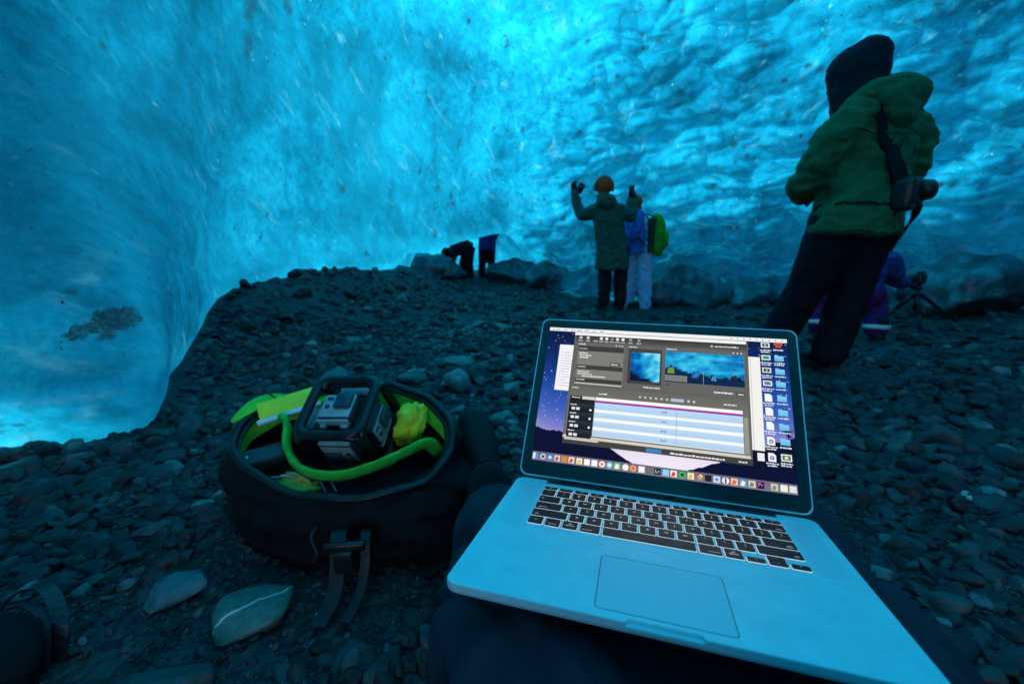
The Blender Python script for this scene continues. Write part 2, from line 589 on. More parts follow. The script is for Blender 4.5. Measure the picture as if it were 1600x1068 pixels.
def make_ice_mat(name, cave=True):
    m, nt, out = new_mat(name)
    tc = N(nt, 'ShaderNodeTexCoord')
    v = tc.outputs['Object']
    # cloudiness of the ice: clear deep ice passes little light, bubbly and thin ice passes more
    big = noise(nt, v, 0.55, 5, 0.6, 0.4)
    med = noise(nt, v, 2.3, 6, 0.62, 0.7)
    fine = noise(nt, v, 14, 6, 0.65, 0.3)
    if cave:
        sd_ = N(nt, 'ShaderNodeAttribute', attribute_name='side').outputs['Fac']
        shade_ = N(nt, 'ShaderNodeAttribute', attribute_name='shade_paint').outputs['Fac']
        glow_ = N(nt, 'ShaderNodeAttribute', attribute_name='thin').outputs['Fac']  # glow painted into the translucent colour
        po_ = N(nt, 'ShaderNodeAttribute', attribute_name='pocket').outputs['Fac']
    else:
        vv = N(nt, 'ShaderNodeValue')
        vv.outputs[0].default_value = 1.0
        sd_ = vv.outputs[0]
    c = math_n(nt, 'ADD', math_n(nt, 'MULTIPLY', big, 0.5), math_n(nt, 'MULTIPLY', med, 0.38))
    c = math_n(nt, 'ADD', c, math_n(nt, 'MULTIPLY', fine, 0.12))
    c = math_n(nt, 'ADD', math_n(nt, 'MULTIPLY', math_n(nt, 'SUBTRACT', c, 0.5), 1.25), 0.485)
    tcol = ramp(nt, c, [(0.34, (0.002, 0.085, 0.138)), (0.45, (0.003, 0.225, 0.355)), (0.55, (0.004, 0.375, 0.56)), (0.68, (0.02, 0.60, 0.80))])
    # long flow streaks in the glassy ice, running down and away along the wall
    rot_ = N(nt, 'ShaderNodeMapping')
    rot_.inputs['Rotation'].default_value = (math.radians(37), 0.0, math.radians(12))
    nt.links.new(v, rot_.inputs[0])

    def stretched(sx_, sy_, sz_):
        mp = N(nt, 'ShaderNodeMapping')
        mp.inputs['Scale'].default_value = (sx_, sy_, sz_)
        nt.links.new(rot_.outputs[0], mp.inputs[0])
        return mp.outputs[0]

    st = noise(nt, stretched(3.4, 1.2, 4.0), 3.6, 7, 0.68, 0.6)
    streak = ramp(nt, st, [(0.34, 0.62), (0.5, 1.0), (0.66, 1.35)])
    tcol = mixc(nt, math_n(nt, 'SUBTRACT', 0.42, math_n(nt, 'MULTIPLY', sd_, 0.25)), tcol, streak, 'MULTIPLY')
    # bubble clouds
    bub = ramp(nt, noise(nt, v, 8, 8, 0.72, 0.5), [(0.34, 0.62), (0.5, 1.0), (0.66, 1.35)])
    tcol = mixc(nt, math_n(nt, 'SUBTRACT', 0.75, math_n(nt, 'MULTIPLY', sd_, 0.4)), tcol, bub, 'MULTIPLY')
    bub2 = ramp(nt, noise(nt, v, 30, 5, 0.7, 0.2), [(0.36, 0.78), (0.64, 1.2)])
    tcol = mixc(nt, math_n(nt, 'SUBTRACT', 0.7, math_n(nt, 'MULTIPLY', sd_, 0.35)), tcol, bub2, 'MULTIPLY')
    # painted glints and glow patches, lightened in the ice colour
    gl = ramp(nt, noise(nt, stretched(9.0, 2.4, 15.0), 2.0, 3, 0.5, 0.5), [(0.705, 0.0), (0.775, 1.0)])
    gl2 = ramp(nt, noise(nt, stretched(2.4, 1.2, 5.0), 1.5, 4, 0.55, 0.6), [(0.61, 0.0), (0.68, 0.2), (0.78, 0.9)])
    gl3 = ramp(nt, noise(nt, stretched(1.0, 0.55, 1.3), 24, 2, 0.5, 0.3), [(0.675, 0.0), (0.73, 1.0)])
    gl3 = math_n(nt, 'MULTIPLY', gl3, ramp(nt, noise(nt, v, 1.7, 3, .5), [(.53, 0.0), (.64, 1.0)]))
    gl = math_n(nt, 'MAXIMUM', math_n(nt, 'MAXIMUM', gl, gl2), gl3)
    tcol = mixc(nt, math_n(nt, 'MULTIPLY', gl, 0.7), tcol, (0.22, 0.90, 0.96))
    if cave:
        tcol = mixc(nt, shade_, tcol, mixc(nt, 1.0, tcol, (0.14, 0.20, 0.25), 'MULTIPLY'))
        tcol = mixc(nt, math_n(nt, 'MULTIPLY', glow_, 0.32), tcol, (0.010, 0.55, 0.78))
    # sediment frozen into the ice
    d1 = noise(nt, v, 5.5, 5, 0.7, 1.2)
    d2 = noise(nt, v, 1.1, 3, 0.5)
    dd = math_n(nt, 'ADD', math_n(nt, 'MULTIPLY', d1, 0.62), math_n(nt, 'MULTIPLY', d2, 0.38))
    dirt = ramp(nt, dd, [(0.60, 0.0), (0.64, 0.35), (0.69, 0.9)])
    dot = ramp(nt, noise(nt, v, 13, 3, 0.6, 0.5), [(0.68, 0.0), (0.74, 0.85)])
    dirt = math_n(nt, 'MAXIMUM', dirt, dot)
    if cave:
        for cpos, rad in (((-1.75, 1.88, .41), .115), ((-1.81, 1.81, .37), .085), ((-1.70, 1.94, .45), .08)):      # gravel frozen into the near foot of the ice
            df_ = N(nt, 'ShaderNodeVectorMath', operation='DISTANCE')
            nt.links.new(v, df_.inputs[0])
            df_.inputs[1].default_value = cpos
            near_ = ramp(nt, math_n(nt, 'DIVIDE', df_.outputs['Value'], rad), [(0.0, 0.36), (0.5, 0.26), (1.0, 0.0)])
            blot = ramp(nt, math_n(nt, 'ADD', noise(nt, v, 9, 6, .7, 1.0), near_), [(0.64, 0.0), (0.72, 0.92)])
            blot = math_n(nt, 'MULTIPLY', blot, ramp(nt, noise(nt, v, 45, 4, .7), [(.32, .35), (.52, 1.0)]))
            dirt = math_n(nt, 'MAXIMUM', dirt, blot)
        rag = ramp(nt, noise(nt, v, 26, 4, .7), [(.3, .45), (.62, 1.0)])
        dirt = math_n(nt, 'MAXIMUM', dirt, math_n(nt, 'MULTIPLY', math_n(nt, 'MULTIPLY', po_, rag), 0.86))
    tcol = mixc(nt, dirt, tcol, (0.012, 0.030, 0.034))
    dclear = mixc(nt, sd_, (0.015, 0.27, 0.39), mixc(nt, ramp(nt, med, [(.36, 0.0), (.62, 1.0)]), (0.010, 0.26, 0.36), (0.030, 0.58, 0.74)))
    dcol = mixc(nt, dirt, dclear, (0.02, 0.026, 0.028))
    h1 = noise(nt, v, 9, 6, 0.6, 0.6)
    nb = bump(nt, h1, 0.16, 0.03)
    nb = bump(nt, fine, 0.2, 0.012, nb)
    nb = bump(nt, st, 0.22, 0.02, nb)
    nb2 = bump(nt, noise(nt, v, 60, 4, 0.6), 0.25, 0.004, nb)
    tr = N(nt, 'ShaderNodeBsdfTranslucent')
    nt.links.new(tcol, tr.inputs[0])
    nt.links.new(nb, tr.inputs['Normal'])
    df = N(nt, 'ShaderNodeBsdfDiffuse')
    nt.links.new(dcol, df.inputs[0])
    nt.links.new(nb, df.inputs['Normal'])
    mx = N(nt, 'ShaderNodeMixShader')
    nt.links.new(math_n(nt, 'ADD', 0.40, math_n(nt, 'MULTIPLY', sd_, -0.12)), mx.inputs[0])
    nt.links.new(tr.outputs[0], mx.inputs[1])
    nt.links.new(df.outputs[0], mx.inputs[2])
    gs = N(nt, 'ShaderNodeBsdfGlossy')
    gs.inputs['Roughness'].default_value = 0.14
    nt.links.new(nb2, gs.inputs['Normal'])
    fr = N(nt, 'ShaderNodeFresnel')
    fr.inputs['IOR'].default_value = 1.31
    nt.links.new(nb2, fr.inputs['Normal'])
    mx2 = N(nt, 'ShaderNodeMixShader')
    nt.links.new(math_n(nt, 'MINIMUM', math_n(nt, 'MULTIPLY', fr.outputs[0], 1.2), math_n(nt, 'ADD', 0.2, math_n(nt, 'MULTIPLY', sd_, 0.3))), mx2.inputs[0])
    nt.links.new(mx.outputs[0], mx2.inputs[1])
    nt.links.new(gs.outputs[0], mx2.inputs[2])
    nt.links.new(mx2.outputs[0], out.inputs[0])
    return m


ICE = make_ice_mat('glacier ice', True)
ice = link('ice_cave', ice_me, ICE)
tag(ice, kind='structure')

# ------------------------------------------------------------------ the laptop
ALU = simple_mat('anodised aluminium', (0.52, 0.82, 0.86), 0.52, 0.12, 0.06, 45, 0.06, 0.0002)
ALU_DARK = simple_mat('aluminium trackpad', (0.51, 0.75, 0.80), 0.5, 0.12, 0.02, 300, 0.03, 0.0002)
GLASS_BLACK = simple_mat('black bezel glass', (0.006, 0.007, 0.008), 0.12, 0.0, 0.2, 20, 0.0)
KEY_MAT = simple_mat('black key plastic', (0.008, 0.008, 0.009), 0.42, 0.0, 0.2, 200, 0.05, 0.0001)
HINGE_MAT = simple_mat('black hinge plastic', (0.012, 0.012, 0.014), 0.35, 0.0, 0.2, 100, 0.05, 0.0002)


def glow_mat(name, color, s):
    m, nt, out = new_mat(name)
    e = N(nt, 'ShaderNodeEmission')
    e.inputs[0].default_value = (*color, 1)
    e.inputs[1].default_value = s
    nt.links.new(e.outputs[0], out.inputs[0])
    return m


LEGEND = glow_mat('backlit key legend', (0.86, 0.95, 1.0), 0.20)
KEY_GLOW = glow_mat('keyboard backlight', (0.80, 0.93, 1.0), 0.24)

LW, LD = 0.3589, 0.2471
laptop = empty('laptop')
LX, LY, LZ = Vector((0.9606, -0.278, -0.0015)), Vector((0.2754, 0.9521, -0.1328)), Vector((0.0383, 0.1272, 0.9911))
LX.normalize()
LY = (LY - LX * LY.dot(LX)).normalized()
LZ = LX.cross(LY)
LM = Matrix((LX, LY, LZ)).transposed().to_4x4()
LM.translation = Vector((0.1815, 0.5105, 0.4383))
laptop.matrix_world = LM
tag(laptop, 'open silver laptop with lit screen and backlit black keys, balanced on dark trousered knees', 'laptop')


def rrect(x0, y0, x1, y1, r, n=6):
    pts = []
    for cx, cy, a0 in ((x1 - r, y1 - r, 0), (x0 + r, y1 - r, 90), (x0 + r, y0 + r, 180), (x1 - r, y0 + r, 270)):
        for k in range(n + 1):
            a = math.radians(a0 + 90 * k / n)
            pts.append((cx + r * math.cos(a), cy + r * math.sin(a)))
    return pts


def prism(bm, loops):
    """loops: list of (outline, z) from bottom to top, all with the same count; caps both ends"""
    rings = [[bm.verts.new((x, y, z)) for x, y in pts] for pts, z in loops]
    n = len(rings[0])
    for a, b in zip(rings[:-1], rings[1:]):
        for k in range(n):
            bm.faces.new((a[k], a[(k + 1) % n], b[(k + 1) % n], b[k]))
    bm.faces.new(rings[0][::-1])
    bm.faces.new(rings[-1])


def inset(pts, d, cx, cy, sx, sy):
    return [(cx + (x - cx) * (1 - 2 * d / sx), cy + (y - cy) * (1 - 2 * d / sy)) for x, y in pts]


def notch_outline(depth):
    """base outline, counter-clockwise from the back right corner, with a finger notch in the front edge"""
    o = rrect(-LW / 2, -LD, LW / 2, 0.0, 0.011, 8)
    k = 3 * 9           # start of the front right corner arc
    front = [(-0.0285, -LD), (-0.0265, -LD + depth), (0.0265, -LD + depth), (0.0285, -LD)]
    return o[:k] + front + o[k:]


bm = bmesh.new()
o0, o1 = notch_outline(0.0002), notch_outline(0.0042)
cyb = -LD / 2
prism(bm, [(inset(o0, .012, 0, cyb, LW, LD), -.0125), (inset(o0, .004, 0, cyb, LW, LD), -.0112), (inset(o0, .0008, 0, cyb, LW, LD), -.0085), (o0, -.006), (o0, -.0034), (o1, -.0032), (o1, -.0008), (inset(o1, .0006, 0, cyb, LW, LD), 0.0)])
base = bm_obj('base', bm, ALU, laptop, False)

bm = bmesh.new()
bm_box(bm, (0, -.0045, -.0028), (0.276, 0.011, 0.0064), bev=.0006)
bm_obj('hinge', bm, HINGE_MAT, laptop, False)

bm = bmesh.new()
prism(bm, [(rrect(-.0525, -LD + .0100, .0525, -LD + .087, .0035, 4), -.0002), (rrect(-.0525, -LD + .0100, .0525, -LD + .087, .0035, 4), .00012)])
bm_obj('trackpad', bm, ALU_DARK, laptop, False)
bm = bmesh.new()      # the fine dark gap round the trackpad
ring_o, ring_i = rrect(-.0532, -LD + .0093, .0532, -LD + .0877, .004, 4), rrect(-.0525, -LD + .0100, .0525, -LD + .087, .0035, 4)
vo_ = [bm.verts.new((x, y, .00008)) for x, y in ring_o]
vi_ = [bm.verts.new((x, y, .00008)) for x, y in ring_i]
for k in range(len(vo_)):
    bm.faces.new((vo_[k], vo_[(k + 1) % len(vo_)], vi_[(k + 1) % len(vo_)], vi_[k]))
bm_obj('trackpad_gap', bm, HINGE_MAT, laptop, False)


def text_mesh(s, size, align='CENTER'):
    cu = bpy.data.curves.new('lettering', 'FONT')
    cu.body = s
    cu.size = size
    cu.align_x = align
    cu.align_y = 'CENTER'
    cu.resolution_u = 2
    ob = bpy.data.objects.new('lettering', cu)
    COL.objects.link(ob)
    dg = bpy.context.evaluated_depsgraph_get()
    me = bpy.data.meshes.new_from_object(ob.evaluated_get(dg))
    bpy.data.objects.remove(ob)
    bpy.data.curves.remove(cu)
    return me


# keyboard: six rows, each (height in mm, list of (legend, width in key units))
ROWS = [
    (9.6, [(t, 14.5 / 14) for t in ('esc', 'F1', 'F2', 'F3', 'F4', 'F5', 'F6', 'F7', 'F8', 'F9', 'F10', 'F11', 'F12', 'O')]),
    (18.6, [(t, 1) for t in ('~\n`', '!\n1', '@\n2', '#\n3', '$\n4', '%\n5', '^\n6', '&\n7', '*\n8', '(\n9', ')\n0', '_\n-', '+\n=')] + [('delete', 1.5)]),
    (18.6, [('tab', 1.5)] + [(t, 1) for t in 'QWERTYUIOP'] + [('{\n[', 1), ('}\n]', 1), ('|\n\\', 1)]),
    (18.6, [('caps lock', 1.75)] + [(t, 1) for t in 'ASDFGHJKL'] + [(':\n;', 1), ('"\n\'', 1), ('enter\nreturn', 1.75)]),
    (18.6, [('shift', 2.25)] + [(t, 1) for t in 'ZXCVBNM'] + [('<\n,', 1), ('>\n.', 1), ('?\n/', 1), ('shift', 2.25)]),
    (18.6, [('fn', 1), ('control', 1), ('alt\noption', 1), ('command', 1.25), ('', 5), ('command', 1.25), ('alt\noption', 1), ('<', 1), ('^', 1), ('>', 1)]),
]
GAP = 3.1
KX0, KY0 = -138.0, -21.9
key_meshes = {}


def key_mesh(w, h):
    k = (round(w, 2), round(h, 2))
    if k not in key_meshes:
        b = bmesh.new()
        W_, H_ = w / 1000, h / 1000
        prism(b, [(rrect(-W_ / 2, -H_ / 2, W_ / 2, H_ / 2, .0012, 2), .0005), (rrect(-W_ / 2, -H_ / 2, W_ / 2, H_ / 2, .0012, 2), .0012), (rrect(-W_ / 2 + .0003, -H_ / 2 + .0003, W_ / 2 - .0003, H_ / 2 - .0003, .001, 2), .0015)])
        me = bpy.data.meshes.new('key')
        b.to_mesh(me)
        b.free()
        me.materials.append(KEY_MAT)
        key_meshes[k] = me
    return key_meshes[k]


glow_bm = bmesh.new()


def add_key(cx, cy, w, h, legend, wide):
    o = bpy.data.objects.new('key', key_mesh(w, h))
    COL.objects.link(o)
    o.parent = laptop
    o.location = (cx / 1000, cy / 1000, 0)
    W_, H_ = w / 2000 + .00045, h / 2000 + .00045
    pts = rrect(cx / 1000 - W_, cy / 1000 - H_, cx / 1000 + W_, cy / 1000 + H_, .0014, 2)
    prism(glow_bm, [(pts, .00005), (pts, .0003)])
    if legend:
        many = len(legend) > 3 and '\n' not in legend or 'e' in legend
        size = 4.6 if len(legend) == 1 and h > 10 else (3.6 if '\n' in legend and not many else 2.7)
        me = text_mesh(legend, size / 1000)
        me.materials.append(LEGEND)
        lo = bpy.data.objects.new('legend', me)
        COL.objects.link(lo)
        lo.parent = o
        dx = 0.0
        if wide:
            dx = (-1 if cx < 0 else 1) * (w / 2 - 1.6 - 0.30 * size * max(len(t) for t in legend.split('\n'))) / 1000
        lo.location = (dx, (-.0042 if many and h > 10 else .0004), .00153)


y = KY0
for r_i, (rh, keys) in enumerate(ROWS):
    x = KX0
    for legend, u in keys:
        w = u * 19.05 * 276.0 / 276.225 - GAP
        h = rh - 2.7
        cx, cy = x + (w + GAP) / 2, y - rh / 2
        if r_i == 5 and legend in ('<', '>'):
            add_key(cx, cy - h / 4 - .3, w, h / 2 - .3, legend, False)
        elif r_i == 5 and legend == '^':
            add_key(cx, cy + h / 4 + .2, w, h / 2 - .3, '^', False)
            add_key(cx, cy - h / 4 - .3, w, h / 2 - .3, 'v', False)
        else:
            add_key(cx, cy, w, h, legend, u > 1.2)
        x += w + GAP
    y -= rh
bm_obj('key_backlight', glow_bm, KEY_GLOW, laptop, False)

# speaker grilles: drilled plates either side of the keyboard
for s in (-1, 1):
    bm = bmesh.new()
    x0, x1 = sorted((s * .1425, s * .1690))
    prism(bm, [(rrect(x0, -.128, x1, -.020, .002, 2), -.0001), (rrect(x0, -.128, x1, -.020, .002, 2), .00006)])
    bm_obj('speaker_grille', bm, ALU_DARK, laptop, False)

# lid, leaning back about the hinge
LID_A = math.radians(60.93)
LIDM = Matrix(((1, 0, 0, 0), (0, math.cos(LID_A), -math.sin(LID_A), 0), (0, math.sin(LID_A), math.cos(LID_A), 0), (0, 0, 0, 1)))
# lid plane: local x across, local y up the lid, local z towards the user
LIDM = LIDM @ Matrix.Translation((0, 0, 0.0))
lid_o = rrect(-LW / 2, .0035, LW / 2, LD, .0105, 8)
lcy = (LD + .0035) / 2
bm = bmesh.new()
prism(bm, [(inset(lid_o, .006, 0, lcy, LW, LD), -.0056), (inset(lid_o, .0015, 0, lcy, LW, LD), -.0046), (lid_o, -.003), (lid_o, -.0006), (inset(lid_o, .0006, 0, lcy, LW, LD), 0)])
lid = bm_obj('lid', bm, ALU, laptop, False)
lid.matrix_local = LIDM
bm = bmesh.new()
bz = inset(lid_o, .0019, 0, lcy, LW, LD)
prism(bm, [(bz, -.0004), (bz, .0003)])
bezel = bm_obj('bezel', bm, GLASS_BLACK, lid, False)


# ---- the picture on the screen, drawn as flat coloured print in millimetres from the display's lower left corner
def lin(c):
    return tuple(((v / 255) / 12.92 if v <= 10 else (((v / 255) + .055) / 1.055) ** 2.4) for v in c)


SV, SF, SC = [], [], []
DX, DY = 0.1659, LD - .015 - .2073


def sq(poly, color, layer):
    """flat polygon; color sRGB 0-255, one for all or one per corner"""
    n0 = len(SV)
    z = .00036 + layer * .000022
    for (x, y_) in poly:
        SV.append((x / 1000 - DX, y_ / 1000 + DY, z))
    SF.append(list(range(n0, n0 + len(poly))))
    if isinstance(color[0], (int, float)):
        SC.append([lin(color)] * len(poly))
    else:
        SC.append([lin(c) for c in color])


def rect(x0, y0, x1, y1, color, layer):
    """colour may be (bottom, top)"""
    if isinstance(color[0], (int, float)):
        color = (color, color)
    sq([(x0, y0), (x1, y0), (x1, y1), (x0, y1)], [color[0], color[0], color[1], color[1]], layer)


def disc(cx, cy, r, color, layer, n=14):
    sq([(cx + r * math.cos(2 * math.pi * k / n), cy + r * math.sin(2 * math.pi * k / n)) for k in range(n)], color, layer)


rs = random.Random(11)


def words_line(x, y_, w, h, color, layer):
    """a line of print too small to read"""
    x1 = x + w
    while x < x1 - h * .4:
        ww = min(h * rs.uniform(.8, 2.6), x1 - x)
        rect(x, y_, x + ww, y_ + h * rs.uniform(.65, 1.0), color, layer)
        x += ww + h * .35


def sky_col(u, v):
    """night sky wallpaper, u across, v up"""
    stops = [(0.0, (240, 232, 244)), (.16, (228, 216, 240)), (.27, (150, 140, 205)), (.42, (70, 100, 190)), (.62, (28, 72, 158)), (.85, (16, 42, 100)), (1.0, (14, 32, 74))]
    v = v + .10 * (u - .5) * -1 + .05 * math.sin(u * 9)
    v = min(max(v, 0), 1)
    for (a, ca), (b, cb) in zip(stops[:-1], stops[1:]):
        if v <= b:
            t = (v - a) / (b - a)
            return tuple(p + (q_ - p) * t for p, q_ in zip(ca, cb))
    return stops[-1][1]


W_, H_ = 331.7, 207.3
for i in range(20):
    for j in range(16):
        u0, u1, v0, v1 = i / 20, (i + 1) / 20, j / 16, (j + 1) / 16
        sq([(u0 * W_, v0 * H_), (u1 * W_, v0 * H_), (u1 * W_, v1 * H_), (u0 * W_, v1 * H_)], [sky_col(u0, v0), sky_col(u1, v0), sky_col(u1, v1), sky_col(u0, v1)], 0)
for k in range(420):
    x, y_ = rs.uniform(1, W_ - 2), rs.uniform(48, 200)
    ln, th = rs.uniform(.8, 2.4), rs.uniform(.25, .55)
    a = math.radians(-38 + rs.uniform(-4, 4))
    dx, dy = math.cos(a), math.sin(a)
    b = rs.uniform(.35, 1)
    sq([(x - dy * th, y_ + dx * th), (x + dy * th, y_ - dx * th), (x + dx * ln + dy * th, y_ + dy * ln - dx * th), (x + dx * ln - dy * th, y_ + dy * ln + dx * th)], tuple(int(c * b + (1 - b) * 90) for c in (225, 238, 255)), 1)
ridge = [(0, 48.5), (9, 46.0), (18.5, 44.2), (28, 45.2), (40, 43.0), (55, 40), (70, 36.8), (86.8, 32.7), (98, 31), (111, 26.5), (122, 20), (135.6, 13), (150, 10.5), (180, 10), (205, 11.5), (214, 15.5), (226, 20), (243, 27), (262, 40), (285, 52), (311, 62), (322, 66), (331.7, 70)]
_r = []
for (xa, ya), (xb, yb) in zip(ridge[:-1], ridge[1:]):
    for k_ in range(4):
        t_ = k_ / 4
        _r.append((xa + (xb - xa) * t_, max(4.0, ya + (yb - ya) * t_ + (rs.uniform(-1.3, 1.3) if k_ else 0))))
ridge = _r + [ridge[-1]]
for (xa, ya), (xb, yb) in zip(ridge[:-1], ridge[1:]):
    sq([(xa, 0), (xb, 0), (xb, yb), (xa, ya)], (14, 20, 52), 2)
for k in range(26):      # the tree on the slope
    a = rs.uniform(0, math.pi * 2)
    r_ = rs.uniform(3, 10)
    x, y_ = 325 + rs.uniform(-3, 3), 74 + rs.uniform(-5, 5)
    ex_, ey_ = x + r_ * math.cos(a), y_ + r_ * .55 * math.sin(a)
    sq([(x - .4, y_ - .5), (x + .4, y_ + .5), (min(ex_, 331) + .3, ey_ + .4), (min(ex_, 331) - .3, ey_ - .4)], (10, 14, 34), 3)
rect(324.2, 62, 325.4, 76, (10, 14, 34), 3)
rect(0, 201.6, W_, 207.3, (238, 240, 240), 3)
for x in (4, 10, 22, 32, 43, 55, 66, 78):
    words_line(x, 203.2, rs.uniform(5, 9), 2.1, (150, 155, 158), 4)
for x in range(262, 328, 8):
    disc(x, 204.4, 1.1, (140, 146, 150), 4, 8)
# file windows behind the editor
rect(19.5, 105, 48, 178.6, (242, 242, 246), 4)
for k in range(13):
    disc(24.5, 165.5 - k * 4.4, .8, (120, 150, 190), 5, 6)
    words_line(27, 164.6 - k * 4.4, rs.uniform(8, 14), 1.6, (186, 190, 200), 5)
rect(276, 48.8, 297, 177.8, (240, 240, 236), 4)
rect(284.4, 48.8, 285.4, 177.8, (206, 206, 200), 5)
rect(288, 36, 296, 46, (236, 236, 230), 4)
# the video editor window
AX0, AX1 = 43.0, 281.5
rect(AX0 - 2.4, 28.6, AX1 + 1, 200.6, (96, 97, 95), 6)
rect(AX0 - 2.4, 196.2, AX1 - 1, 200.8, (244, 244, 242), 7)
rect(AX0, 186.0, AX1 - .5, 196.2, ((84, 86, 86), (52, 54, 55)), 7)
for k, (x, c) in enumerate(((50, (200, 205, 205)), (61, (210, 212, 212)), (73, (60, 62, 62)), (81, (240, 240, 238)), (89, (240, 240, 240)), (97, (80, 190, 90)), (105, (220, 232, 240)), (113, (235, 235, 235)), (124, (150, 154, 156)), (136, (140, 146, 150)))):
    disc(x, 192.6, 2.4, c, 8)
    words_line(x - 3, 187.0, 6, 1.6, (214, 214, 212), 8)
sq([(97, 192.6), (99.4, 192.6), (98.4, 194.8), (97, 195)], (230, 60, 40), 9)
sq([(97, 192.6), (97, 195), (95, 194.2), (94.6, 192.6)], (70, 90, 220), 9)
disc(236, 190.4, 1.9, (120, 196, 226), 8)
words_line(240, 189.4, 32, 2.2, (226, 228, 226), 8)
# effects panel
rect(45.5, 116.6, 118.4, 184.2, (102, 103, 100), 7)
rect(48.4, 119.8, 115.8, 178.8, (124, 125, 121), 8)
for y0, y1 in ((170.4, 178.8), (140.8, 147.6), (120.4, 126.6)):
    rect(48.4, y0, 115.4, y1, (62, 63, 61), 9)
    words_line(50, y0 + 3, 12, 1.8, (206, 206, 202), 10)
words_line(48, 180.6, 10, 1.9, (230, 230, 226), 8)
for k, (x, w) in enumerate(((50, 13), (51.5, 17), (51.5, 13))):
    words_line(x, 166 - k * 3.6, w, 1.9, (238, 238, 232), 9)
rect(97, 148.4, 112, 154.2, (92, 93, 90), 9)
words_line(99, 150.3, 10, 1.8, (226, 226, 220), 10)
for k, (x, w) in enumerate(((51, 17), (51, 21), (58, 34))):
    words_line(x, 136.4 - k * 3.5, w, 1.9, (236, 236, 230), 9)
rect(48.4, 117.6, 116, 119.4, (196, 196, 190), 9)
for x in (104, 109, 113):
    disc(x, 181.6, 1.1, (226, 226, 222), 8, 7)
# source panel
rect(120.2, 116.4, 170.8, 183.4, (100, 101, 98), 7)
rect(122.4, 124.6, 169.6, 179.2, (66, 67, 66), 8)
words_line(122.4, 180.8, 12, 1.9, (226, 226, 220), 8)
words_line(146, 119.4, 22, 2.0, (232, 232, 226), 8)


def picture(x0, y0, x1, y1, nx_, ny_, fn, layer):
    for i in range(nx_):
        for j in range(ny_):
            c = [fn((i + a) / nx_, (j + b) / ny_) for a, b in ((0, 0), (1, 0), (1, 1), (0, 1))]
            sq([(x0 + (x1 - x0) * (i + a) / nx_, y0 + (y1 - y0) * (j + b) / ny_) for a, b in ((0, 0), (1, 0), (1, 1), (0, 1))], c, layer)


def n2(x, y_, s, o=0):
    return float(fbm(np.array([[x * s + o, y_ * s + 3.7, o * 1.7]]), 3)[0])


def ice_small(u, v):
    g = .5 + .75 * (u - .5) + .45 * (v - .5) + 1.1 * n2(u, v, 4, 2)
    if v < .30 - .38 * u + .04 * math.sin(u * 14):
        return (14, 26, 60)
    g = min(max(g, 0), 1)
    return (int(6 + 130 * g ** 3), int(60 + 165 * g), int(150 + 100 * g))


def ice_wide(u, v):
    gr = .34 + .10 * math.sin(u * 5 + 1.2) + .04 * math.sin(u * 17) - .05 * (u > .8)
    if v < gr:
        k = .5 + 1.2 * n2(u, v, 7, 5)
        return (int(12 + 8 * k), int(36 + 14 * k), int(66 + 24 * k))
    g = min(max(.55 + 1.5 * n2(u, v, 6, 8) + .25 * math.sin(u * 4.2) - .15 * abs(v - .6), 0), 1)
    return (int(10 + 60 * g * g), int(90 + 120 * g), int(170 + 75 * g))


picture(126.5, 128.9, 167, 173.4, 14, 14, ice_small, 9)
rect(173.2, 116.2, 279, 184.2, (100, 101, 98), 7)
words_line(175, 180.9, 14, 1.9, (226, 226, 220), 8)
picture(174.2, 131.6, 276.9, 178.4, 40, 20, ice_wide, 9)
for k in range(9):
    x = 174.2 + 102.7 * (k + .5) / 9
    rect(x, 150, x + .25, 178.2, (70, 150, 190), 10)
for k in range(5):
    y_ = 150 + 28 * (k + .3) / 5
    rect(174.4, y_, 276.7, y_ + .25, (70, 150, 190), 10)
sq([(177, 144.5), (187, 144.5), (186, 152), (182.5, 154), (178, 151)], (120, 150, 40), 11)
disc(182, 155.5, 1.8, (30, 40, 40), 11, 8)
for x, y_, c in ((213, 143, (40, 110, 200)), (216, 145.5, (60, 120, 190)), (236, 143, (20, 46, 80)), (238, 141, (90, 150, 190)), (262, 143, (24, 34, 52)), (265, 145, (60, 40, 60)), (270, 142, (20, 30, 44))):
    sq([(x - 3.4, y_ - 2.5), (x + 3.8, y_ - 3.4), (x + 2.2, y_ + 3), (x - 1.6, y_ + 3.4)], c, 11)
rect(224.6, 132, 225.3, 150, (140, 160, 170), 11)
for k in range(2):
    rect(174.6, 133.4 + k * 4.6, 203.5, 137 + k * 4.6, (176, 178, 174), 11)
    rect(175.2, 134 + k * 4.6, 202.9, 136.4 + k * 4.6, (108, 110, 108), 12)
for x in (264, 269, 274):
    disc(x, 181.6, 1.2, (214, 214, 210), 8, 7)
words_line(238, 120.6, 24, 2.3, (236, 236, 230), 8)
rect(266, 118.6, 277, 124.2, (78, 79, 77), 8)
words_line(268, 120.4, 7, 2, (236, 236, 230), 9)
rect(175, 125.6, 180, 129.2, (78, 79, 77), 8)
